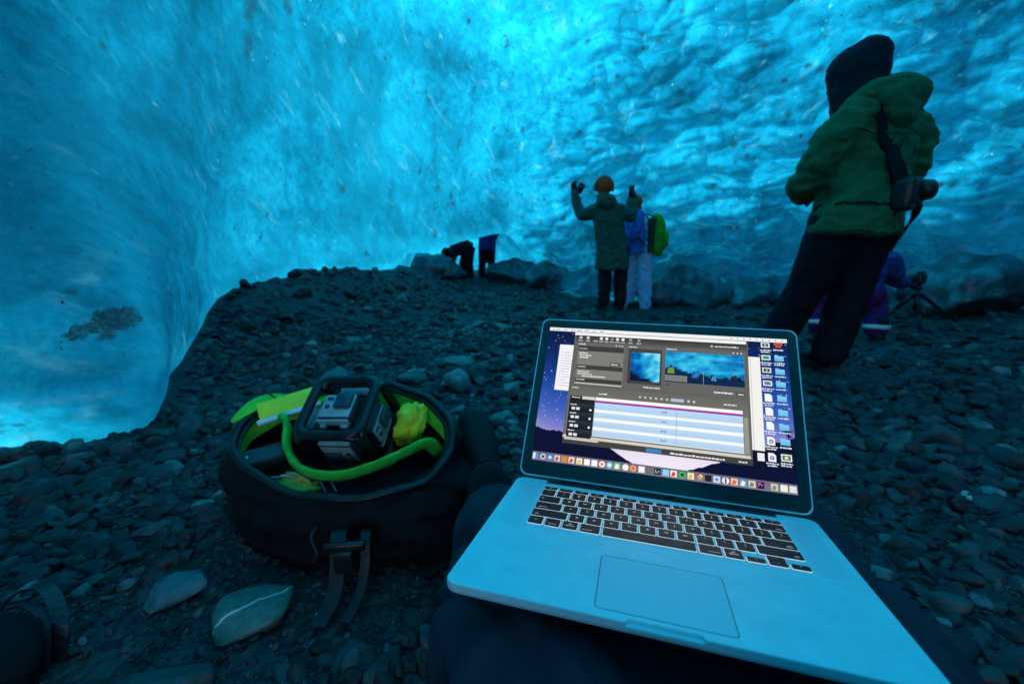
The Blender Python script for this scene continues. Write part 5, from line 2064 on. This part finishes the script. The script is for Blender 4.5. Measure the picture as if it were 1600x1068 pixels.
for p in ((1.93, 2.56, 1.46), (1.945, 2.53, 1.39), (1.965, 2.52, 1.314), (2.00, 2.51, 1.235), (2.035, 2.50, 1.165), (2.08, 2.50, 1.10), (2.13, 2.49, 1.05)):
    ok_, near_p, near_n, _i = jk.closest_point_on_mesh(w(*p))
    pts.append(near_p + near_n * .014 + m1.o - so)
P_ = catmull(pts, 28)
bm = bmesh.new()
rr = []
for i, p in enumerate(P_):
    t = Vector(P_[min(i + 1, 27)] - P_[max(i - 1, 0)]).normalized()
    n = Vector((.30, -.95, 0))
    s_ = t.cross(n).normalized()
    n = s_.cross(t).normalized()
    wd = .030 + .022 * smooth(8, 20, i)
    rr.append([bm.verts.new(Vector(p) + s_ * a * wd + n * b_ * .006) for a, b_ in ((-1, -1), (1, -1), (1, 1), (-1, 1))])
for a_, b_ in zip(rr[:-1], rr[1:]):
    for k in range(4):
        bm.faces.new((a_[k], a_[(k + 1) % 4], b_[(k + 1) % 4], b_[k]))
bm.faces.new(rr[0][::-1])
bm.faces.new(rr[-1])
bmesh.ops.recalc_face_normals(bm, faces=bm.faces)
bm_obj('strap', bm, GLOVE, hol, False)
strap('strap', catmull([(.12, .05, -.06), (.125, .07, -.12), (.105, .09, -.19), (.07, .10, -.25), (.04, .10, -.31)], 20), .020, .006, GLOVE, hol)

# ---- 2: visitor with both arms raised, orange hat, olive parka
gz2 = float(ground_z(np.array([1.25]), np.array([5.6]))[0])
m2 = Fig((1.25, 5.6, gz2), 'person in olive parka and orange knit hat, back turned, both arms raised', (-.08, 1))
w = m2.w
Z = gz2 + .09
bm = bmesh.new()
limb(bm, [w(1.36, 5.6, .66 + Z), w(1.365, 5.6, .40 + Z), w(1.37, 5.58, .02 + Z)], [.105, .085, .075])
limb(bm, [w(1.17, 5.6, .66 + Z), w(1.165, 5.6, .40 + Z), w(1.165, 5.58, .02 + Z)], [.105, .085, .075])
bm_loft(bm, [(w(1.26, 5.6, .62), .17, .13), (w(1.22, 5.6, .9), .16, .12), (w(1.17, 5.6, 1.15), .17, .11), (w(1.13, 5.6, 1.27), .07, .06)], (1, 0, 0))
hd2 = m2.head(bm, (1.105, 5.60, 1.41), .98, (-.15, 1, .12))
body2 = fuse('body', bm, .014, [MAROON, SKIN], m2.root, 5, fold_fn(.010, 7, 7, 10, 40))
for p in body2.data.polygons:
    if p.center.z > 1.20 - gz2:
        p.material_index = 1
m2.eyes(hd2, .98)
bm = bmesh.new()
bm_loft(bm, [(w(1.25, 5.6, .47), .215, .16), (w(1.25, 5.6, .60), .205, .155), (w(1.23, 5.6, .78), .188, .145), (w(1.20, 5.6, .95), .182, .14), (w(1.18, 5.6, 1.10), .195, .14), (w(1.16, 5.6, 1.20), .19, .12), (w(1.14, 5.6, 1.27), .10, .09)], (1, 0, 0), 26)
limb(bm, [w(1.02, 5.6, 1.18), w(.93, 5.62, 1.14), w(.855, 5.64, 1.12)], [.085, .078, .066])
limb(bm, [w(.855, 5.64, 1.12), w(.815, 5.70, 1.22), w(.775, 5.74, 1.385)], [.066, .060, .050])
limb(bm, [w(1.31, 5.6, 1.18), w(1.39, 5.62, 1.13), w(1.46, 5.64, 1.10)], [.085, .078, .066])
limb(bm, [w(1.46, 5.64, 1.10), w(1.495, 5.68, 1.18), w(1.505, 5.72, 1.29)], [.066, .060, .050])
bm_loft(bm, [(w(1.02, 5.54, 1.27), .03, .03), (w(1.07, 5.50, 1.28), .08, .06), (w(1.13, 5.475, 1.27), .10, .07), (w(1.19, 5.50, 1.28), .08, .06), (w(1.24, 5.54, 1.27), .03, .03)], (0, 0, 1))
bm_loft(bm, [(w(1.135, 5.6, 1.22), .11, .10), (w(1.12, 5.58, 1.36), .098, .095)], (1, 0, 0))
f3_ = fold_fn(.014, 6, 6, 11, 55)
fuse('parka', bm, .014, OLIVE, m2.root, 5, f3_)
cv, rot, f, side, up = hd2
bm = bmesh.new()
bm_ball(bm, cv + up * .045 - f * .012, (.118, .130, .124), rot)
hat = bm_obj('hat', bm, ORANGE, m2.root)
hv = np.array([v.co[:] for v in hat.data.vertices])
rel_ = hv - np.array((cv + up * .045 - f * .012)[:])
keep_low = rel_ @ np.array(up[:])
hv = hv + np.where(keep_low < -.045, (-.045 - keep_low), 0)[:, None] * np.array(up[:])
hat.data.vertices.foreach_set('co', hv.ravel())
bm = bmesh.new()
bm_tube(bm, [cv + up * z_ - f * .010 for z_ in (-.012, .008, .026)], [.118, .124, .121], 24)
bm_obj('hat_brim', bm, ORANGE, hat)
bm = bmesh.new()
m2.hand(bm, (.770, 5.745, 1.395), (-.05, .1, 1), (.5, .8, .1), 1.0, .45)
fuse('glove', bm, .007, GLOVE, m2.root, 2)
bm = bmesh.new()
m2.hand(bm, (1.505, 5.725, 1.30), (.02, .1, 1), (-.5, .8, .1), 1.0, .7)
fuse('glove', bm, .007, GLOVE, m2.root, 2)
for heel, td in (((1.17, 5.54, gz2 + .012), (-.2, 1, 0)), ((1.37, 5.54, gz2 + .012), (.1, 1, 0))):
    boot(m2.root, heel, td, (0, 0, 1), .95)
cm = empty('camera', (.835, 5.74, 1.45))
tag(cm, 'dark compact camera swinging from the raised hand left of the orange hat', 'camera')
bm = bmesh.new()
bm_box(bm, (.010, 0, .0), (.085, .060, .125), Matrix.Rotation(.5, 3, 'Y'), bev=.014, seg=3)
bm_obj('body', bm, CAM_BLACK, cm)
bm = bmesh.new()
bm_tube(bm, [(.010, -.02, 0), (.012, -.065, -.004)], [.033, .030], 16)
bl2 = bm_obj('lens', bm, CAM_BLACK, cm)
bm = bmesh.new()
bm_tube(bm, [(.012, -.065, -.004), (.0122, -.0665, -.004)], [.024, .024], 16)
bm_obj('lens_glass', bm, LENS, bl2)
bm = bmesh.new()
bm_tube(bm, catmull([(-.02, 0, .06), (-.045, 0, .085), (-.055, .0, .05), (-.045, .0, .0), (-.03, 0, -.03)], 16), .006, 6)
bm_obj('wrist_strap', bm, WEB, cm)
ph = empty('phone', (1.497, 5.80, 1.42))
tag(ph, 'dark phone held up in the raised hand right of the orange hat', 'phone')
bm = bmesh.new()
bm_box(bm, (0, 0, 0), (.072, .010, .145), bev=.004)
bm_obj('body', bm, BLACK_PLASTIC, ph)
bm = bmesh.new()
bm_box(bm, (0, -.0056, 0), (.064, .0012, .132), bev=.0004)
bm_obj('screen', bm, LENS, ph, False)

# ---- 3: visitor in a blue jacket with a green rucksack, turned to the left
X3, Y3 = 1.66, 5.95
gz3 = float(ground_z(np.array([X3]), np.array([Y3]))[0])
m3 = Fig((X3, Y3, gz3), 'person in blue jacket and pale blue trousers carrying a green rucksack', (-.95, .3))
w = m3.w
bm = bmesh.new()
limb(bm, [w(1.74, 5.90, .72), w(1.76, 5.90, .40), w(1.775, 5.88, -.02)], [.105, .088, .082])
limb(bm, [w(1.62, 6.02, .72), w(1.60, 6.04, .40), w(1.60, 6.06, -.02)], [.105, .088, .082])
bm_ball(bm, w(1.68, 5.96, .74), (.13, .15, .13))
bm_loft(bm, [(w(1.68, 5.96, .74), .13, .13), (w(1.64, 5.96, .95), .12, .14), (w(1.58, 5.97, 1.12), .10, .14), (w(1.56, 5.97, 1.20), .06, .06)], m3.r)
hd3 = m3.head(bm, (1.575, 5.98, 1.275), .95, (-1, .25, -.10))
body3 = fuse('body', bm, .014, [PALE_BLUE, SKIN], m3.root, 5, fold_fn(.016, 8, 8, 12, 60))
for p in body3.data.polygons:
    if p.center.z > 1.16 - gz3:
        p.material_index = 1
m3.eyes(hd3, .95)
bm = bmesh.new()
bm_loft(bm, [(w(1.67, 5.96, .66), .175, .145), (w(1.65, 5.96, .80), .165, .14), (w(1.62, 5.96, .95), .165, .135), (w(1.59, 5.97, 1.07), .165, .12), (w(1.575, 5.97, 1.15), .10, .09)], m3.r, 24)
limb(bm, [w(1.60, 5.82, 1.08), w(1.56, 5.78, .96), w(1.53, 5.79, .88)], [.080, .072, .064])
limb(bm, [w(1.53, 5.79, .88), w(1.44, 5.86, .90), w(1.38, 5.94, .94)], [.064, .056, .048])
limb(bm, [w(1.56, 6.12, 1.08), w(1.47, 6.14, .98), w(1.40, 6.10, .95)], [.080, .068, .052])
bm_loft(bm, [(w(1.54, 5.90, 1.16), .05, .04), (w(1.60, 5.88, 1.15), .07, .05), (w(1.68, 5.92, 1.14), .06, .05)], (0, 0, 1))
fuse('jacket', bm, .013, BLUE, m3.root, 5, fold_fn(.012, 8, 8, 12, 70))
cv, rot, f, side, up = hd3
bm = bmesh.new()
bm_ball(bm, cv + up * .035 - f * .014, (.098, .108, .098), rot)
bm_loft(bm, [(cv - up * .10 - f * .03, .075, .07), (cv - up * .02 - f * .045, .09, .065), (cv + up * .05 - f * .03, .085, .07)], side)
hat3 = fuse('hat', bm, .012, cloth('rust knit hat', (.40, .09, .04)), m3.root, 3)
bm = bmesh.new()
m3.hand(bm, (1.385, 5.95, .94), (-.9, .2, .1), (.1, .5, -.8), .95, .7)
fuse('glove', bm, .007, GLOVE, m3.root, 2)
bm = bmesh.new()
m3.hand(bm, (1.395, 6.10, .95), (-.9, -.2, .1), (.1, -.5, -.8), .95, .7)
fuse('glove', bm, .007, GLOVE, m3.root, 2)
for heel, td in (((1.82, 5.88, gz3 + .012), (-1, .1, 0)), ((1.645, 6.06, gz3 + .012), (-.9, .3, 0))):
    boot(m3.root, heel, td, (0, 0, 1), .95)
pk3 = empty('rucksack', (1.86, 5.91, .90))
tag(pk3, 'green rucksack worn on the back of the person in the blue jacket', 'rucksack')
bm = bmesh.new()
bm_loft(bm, [((.02, 0, -.27), .11, .06), ((.03, 0, -.20), .15, .095), ((.035, 0, 0), .155, .105), ((.025, 0, .15), .145, .095), ((0, 0, .235), .10, .06), ((-.01, 0, .26), .05, .02)], (.3, 1, 0), 22)
fuse('pack_body', bm, .012, PACK_GREEN, pk3, 4, fold_fn(.008, 9, 9, 12, 80))
bm = bmesh.new()
bm_box(bm, (-.075, -.02, -.01), (.06, .25, .44), Matrix.Rotation(.1, 3, 'Y'), bev=.02)
bm_obj('back_panel', bm, PACK_DARK, pk3)
bm = bmesh.new()
bm_loft(bm, [((.09, -.02, -.19), .10, .03), ((.125, -.02, -.12), .12, .05), ((.13, -.02, .0), .11, .045), ((.11, -.02, .05), .05, .02)], (.3, 1, 0))
fuse('front_pocket', bm, .011, PACK_GREEN, pk3, 3)
for yy in (-.13, .10):
    strap('strap', catmull([(-.06, yy, .20), (-.14, yy * .9, .245), (-.24, yy * .8, .22), (-.30, yy * .8, .12), (-.26, yy, -.02), (-.12, yy * 1.1, -.16)], 22), .022, .006, PACK_DARK, pk3)

# ---- 4: visitor crouching behind the tall one, purple trousers
gz4 = float(ground_z(np.array([2.95]), np.array([3.85]))[0])
m4 = Fig((2.95, 3.85, gz4), 'crouching person in purple trousers and blue jacket behind the tall visitor\'s legs', (.75, .6))
w = m4.w
G = gz4
bm = bmesh.new()
bm_ball(bm, w(2.95, 3.80, G + 0.380), (.17, .16, .14))
limb(bm, [w(2.86, 3.86, G + 0.380), w(2.78, 4.02, G + 0.410), w(2.80, 4.06, G + 0.350)], [.125, .105, .095])
limb(bm, [w(2.80, 4.06, G + 0.350), w(2.77, 3.98, G + 0.198), w(2.76, 3.92, G + 0.100)], [.092, .088, .084])
limb(bm, [w(3.02, 3.74, G + 0.380), w(3.10, 3.82, G + 0.395), w(3.12, 3.80, G + 0.334)], [.125, .105, .095])
limb(bm, [w(3.12, 3.80, G + 0.334), w(3.08, 3.70, G + 0.198), w(3.05, 3.64, G + 0.100)], [.092, .088, .084])
bm_loft(bm, [(w(2.96, 3.82, G + 0.418), .14, .12), (w(3.02, 3.86, G + 0.570), .14, .11), (w(3.09, 3.92, G + 0.707), .08, .07)], m4.r)
hd4 = m4.head(bm, (3.15, 3.97, G + 0.790), .98, (.8, .55, -.3))
body4 = fuse('body', bm, .014, [PURPLE, SKIN], m4.root, 5, fold_fn(.012, 8, 8, 10, 90))
for p in body4.data.polygons:
    if p.center.z > .70:
        p.material_index = 1
m4.eyes(hd4)
bm = bmesh.new()
bm_loft(bm, [(w(2.94, 3.80, G + 0.380), .19, .16), (w(2.97, 3.83, G + 0.471), .18, .15), (w(3.02, 3.87, G + 0.593), .18, .14), (w(3.07, 3.91, G + 0.684), .14, .11), (w(3.10, 3.93, G + 0.730), .07, .07)], m4.r, 24)
limb(bm, [w(3.18, 3.78, G + 0.654), w(3.26, 3.80, G + 0.562), w(3.30, 3.86, G + 0.502)], [.085, .074, .064])
limb(bm, [w(3.30, 3.86, G + 0.502), w(3.42, 3.92, G + 0.471), w(3.52, 3.98, G + 0.456)], [.064, .056, .048])
limb(bm, [w(2.94, 4.02, G + 0.654), w(3.06, 4.12, G + 0.562), w(3.24, 4.14, G + 0.502)], [.085, .074, .055])
fuse('jacket', bm, .013, cloth('dark blue jacket', (.02, .05, .20)), m4.root, 5, fold_fn(.012, 8, 8, 12, 95))
cv, rot, f, side, up = hd4
bm = bmesh.new()
bm_ball(bm, cv + up * .035 - f * .012, (.098, .108, .100), rot)
fuse('hat', bm, .012, cloth('yellow knit hat', (.55, .50, .04)), m4.root, 3)
bm = bmesh.new()
m4.hand(bm, (3.53, 3.985, G + 0.456), (.9, .3, -.1), (0, .5, -.8), 1, .8)
fuse('glove', bm, .007, GLOVE, m4.root, 2)
bm = bmesh.new()
m4.hand(bm, (3.25, 4.14, G + 0.494), (.9, -.2, -.2), (0, -.3, -.9), 1, .8)
fuse('glove', bm, .007, GLOVE, m4.root, 2)
for heel, td in (((2.755, 3.86, G + 0.012), (.3, .9, 0)), ((3.04, 3.57, G + 0.012), (.5, .85, 0))):
    b_ = boot(m4.root, heel, td, (0, 0, 1), .98)
bm = bmesh.new()
bm_tube(bm, [w(2.76, 3.92, G + 0.100), w(2.76, 3.925, G + 0.135)], [.094, .096], 18)
bm_obj('cuff', bm, BAND, m4.root)
bm = bmesh.new()
bm_tube(bm, [w(3.05, 3.64, G + 0.100), w(3.052, 3.645, G + 0.135)], [.094, .096], 18)
bm_obj('cuff', bm, BAND, m4.root)

# ---- low tripod beside the crouching person
gzt = float(ground_z(np.array([3.76]), np.array([4.1]))[0])
tri = empty('tripod', (3.76, 4.10, gzt))
tag(tri, 'low black tripod with a small camera, standing right of the crouching person', 'tripod')
TRI = simple_mat('tripod metal', (.014, .014, .016), .4, .3, .2, 80, .1, .001)
for fx, fy in ((-.16, .22), (.62, .20), (-.10, -.22)):
    bm = bmesh.new()
    z1 = float(ground_z(np.array([3.76 + fx]), np.array([4.1 + fy]))[0]) - gzt
    bm_tube(bm, [(fx * .06, fy * .06, .32), (fx * .5, fy * .5, .17 + z1 * .5)], [.018, .018], 10)
    bm_tube(bm, [(fx * .47, fy * .47, .178 + z1 * .5), (fx, fy, z1 + .01)], [.013, .013], 10)
    lg = bm_obj('leg', bm, TRI, tri)
    bm = bmesh.new()
    bm_box(bm, (fx * .49, fy * .49, .172 + z1 * .5), (.036, .036, .03), bev=.006)
    bm_obj('leg_lock', bm, BLACK_PLASTIC, lg)
bm = bmesh.new()
bm_tube(bm, [(0, 0, .17), (0, 0, .36)], .016, 12)
bm_tube(bm, [(0, 0, .28), (0, 0, .345)], .038, 12)
bm_obj('centre_column', bm, TRI, tri)
bm = bmesh.new()
bm_ball(bm, (0, 0, .378), .028)
bm_box(bm, (0, 0, .412), (.06, .05, .014), bev=.004)
bm_obj('ball_head', bm, TRI, tri)
tc_ = empty('camera', (3.76, 4.10, gzt + .420))
tag(tc_, 'small black camera mounted on top of the low tripod', 'camera')
bm = bmesh.new()
bm_box(bm, (0, 0, .045), (.125, .065, .085), Matrix.Rotation(.5, 3, 'Z'), bev=.012)
bm_box(bm, (0, 0, .095), (.05, .05, .03), Matrix.Rotation(.5, 3, 'Z'), bev=.008)
bm_obj('body', bm, CAM_BLACK, tc_)
bm = bmesh.new()
bm_tube(bm, [(-.01, .03, .042), (-.05, .12, .042)], [.036, .036], 16)
bm_obj('lens', bm, CAM_BLACK, tc_)

# ---- far visitors in the gap under the ice lip
gz5 = float(ground_z(np.array([-.62]), np.array([10.9]))[0])
m5 = Fig((-.62, 10.9, gz5), 'distant person in blue jacket standing under the ice lip, head hidden', (.3, 1))
w = m5.w
bm = bmesh.new()
limb(bm, [w(-.50, 10.9, gz5 + .82), w(-.50, 10.9, gz5 + .45), w(-.50, 10.9, gz5 + .06)], [.115, .095, .085])
limb(bm, [w(-.70, 10.9, gz5 + .82), w(-.72, 10.9, gz5 + .45), w(-.74, 10.9, gz5 + .06)], [.115, .095, .085])
bm_loft(bm, [(w(-.60, 10.9, gz5 + .80), .18, .13), (w(-.59, 10.9, gz5 + 1.1), .17, .12), (w(-.58, 10.9, gz5 + 1.35), .18, .11), (w(-.58, 10.9, gz5 + 1.44), .07, .07)], (1, 0, 0))
hd5 = m5.head(bm, (-.58, 10.92, gz5 + 1.57), 1, (.3, 1, 0))
b5 = fuse('body', bm, .018, [DARK_TROUSER, SKIN], m5.root, 4)
for p in b5.data.polygons:
    if p.center.z > 1.42:
        p.material_index = 1
bm = bmesh.new()
bm_loft(bm, [(w(-.60, 10.9, gz5 + .66), .21, .16), (w(-.59, 10.9, gz5 + 1.1), .20, .15), (w(-.58, 10.9, gz5 + 1.34), .20, .13), (w(-.58, 10.9, gz5 + 1.45), .09, .09)], (1, 0, 0))
limb(bm, [w(-.39, 10.9, gz5 + 1.34), w(-.36, 10.95, gz5 + 1.08), w(-.42, 11.1, gz5 + .95)], [.085, .075, .06])
limb(bm, [w(-.77, 10.9, gz5 + 1.34), w(-.82, 10.95, gz5 + 1.08), w(-.74, 11.1, gz5 + .95)], [.085, .075, .06])
fuse('jacket', bm, .016, cloth('dim blue jacket', (.02, .045, .20)), m5.root, 4, fold_fn(.010, 8, 8, 12, 97))
bm = bmesh.new()
bm_ball(bm, w(-.58, 10.91, gz5 + 1.62), (.10, .11, .10))
bm_obj('hat', bm, NAVY_HOOD, m5.root)
bm = bmesh.new()
m5.hand(bm, (-.42, 11.1, gz5 + .95), (0, 1, -.2), (0, -.2, -1), 1, .6)
fuse('glove', bm, .008, GLOVE, m5.root, 2)
bm = bmesh.new()
m5.hand(bm, (-.74, 11.1, gz5 + .95), (0, 1, -.2), (0, -.2, -1), 1, .6)
fuse('glove', bm, .008, GLOVE, m5.root, 2)
for x in (-.74, -.50):
    boot(m5.root, (x, 10.83, gz5 + .012), (0, 1, 0), (0, 0, 1), 1.0)

gz6 = float(ground_z(np.array([-1.15]), np.array([10.4]))[0])
m6 = Fig((-1.15, 10.4, gz6), 'distant person in dark clothes bending low in the gap left of the blue jacket', (-1, -.1))
w = m6.w
bm = bmesh.new()
limb(bm, [w(-.98, 10.35, gz6 + .66), w(-1.00, 10.35, gz6 + .38), w(-.96, 10.35, gz6 + .05)], [.125, .105, .09])
limb(bm, [w(-1.05, 10.52, gz6 + .66), w(-1.14, 10.52, gz6 + .38), w(-1.14, 10.52, gz6 + .05)], [.125, .105, .09])
bm_loft(bm, [(w(-.92, 10.43, gz6 + .62), .15, .13), (w(-1.04, 10.43, gz6 + .74), .18, .16), (w(-1.22, 10.43, gz6 + .72), .18, .15), (w(-1.36, 10.43, gz6 + .66), .14, .12), (w(-1.44, 10.43, gz6 + .64), .07, .07)], (0, 1, 0))
hd6 = m6.head(bm, (-1.54, 10.43, gz6 + .62), 1, (-.7, 0, -.7))
b6 = fuse('body', bm, .018, [DARK_TROUSER, SKIN], m6.root, 4)
for p in b6.data.polygons:
    if p.center.x < -.36:
        p.material_index = 1
bm = bmesh.new()
bm_loft(bm, [(w(-.96, 10.43, gz6 + .70), .20, .17), (w(-1.08, 10.43, gz6 + .76), .21, .18), (w(-1.24, 10.43, gz6 + .73), .21, .17), (w(-1.38, 10.43, gz6 + .67), .16, .14), (w(-1.44, 10.43, gz6 + .65), .08, .08)], (0, 1, 0))
limb(bm, [w(-1.34, 10.26, gz6 + .66), w(-1.38, 10.22, gz6 + .44), w(-1.44, 10.30, gz6 + .26)], [.085, .075, .055])
limb(bm, [w(-1.34, 10.60, gz6 + .66), w(-1.40, 10.62, gz6 + .44), w(-1.46, 10.56, gz6 + .26)], [.085, .075, .055])
fuse('jacket', bm, .016, NAVY_HOOD, m6.root, 4, fold_fn(.012, 8, 8, 12, 99))
bm = bmesh.new()
bm_ball(bm, w(-1.52, 10.43, gz6 + .66), (.11, .11, .10))
bm_obj('hat', bm, GLOVE, m6.root)
bm = bmesh.new()
m6.hand(bm, (-1.445, 10.30, gz6 + .26), (-.2, .1, -1), (-.5, .5, 0), 1, .6)
fuse('glove', bm, .008, GLOVE, m6.root, 2)
bm = bmesh.new()
m6.hand(bm, (-1.465, 10.56, gz6 + .26), (-.2, -.1, -1), (-.5, -.5, 0), 1, .6)
fuse('glove', bm, .008, GLOVE, m6.root, 2)
for x, y_ in ((-.93, 10.35), (-1.11, 10.52)):
    boot(m6.root, (x, y_, gz6 + .012), (-1, 0, 0), (0, 0, 1), 1.0)

# ---- dark bag at the lower left corner of the view
db = empty('shoulder_bag', (-.93, .575, -.045))
tag(db, 'black shoulder bag with a curved shiny strap lying left of the grey slab', 'shoulder bag')
bm = bmesh.new()
bm_loft(bm, [((-.20, -.12, .05), .10, .06), ((-.10, -.04, .075), .14, .09), ((.0, .04, .08), .13, .09), ((.055, .10, .06), .08, .06)], (.6, -.8, 0))
fuse('bag_body', bm, .012, NYLON, db, 6, fold_fn(.012, 7, 7, 12, 101))
strap('strap', catmull([(-.10, .13, .03), (-.055, .155, .115), (-.01, .165, .150), (.04, .155, .145), (.075, .13, .10), (.085, .10, .03)], 24), .012, .002, simple_mat('glossy webbing', (.015, .016, .018), .3, 0, .2, 60, .1, .001), db)
strap('strap', catmull([(-.09, .105, .03), (-.05, .13, .100), (-.01, .138, .132), (.04, .128, .125), (.07, .105, .085), (.08, .08, .03)], 24), .007, .002, WEB, db)
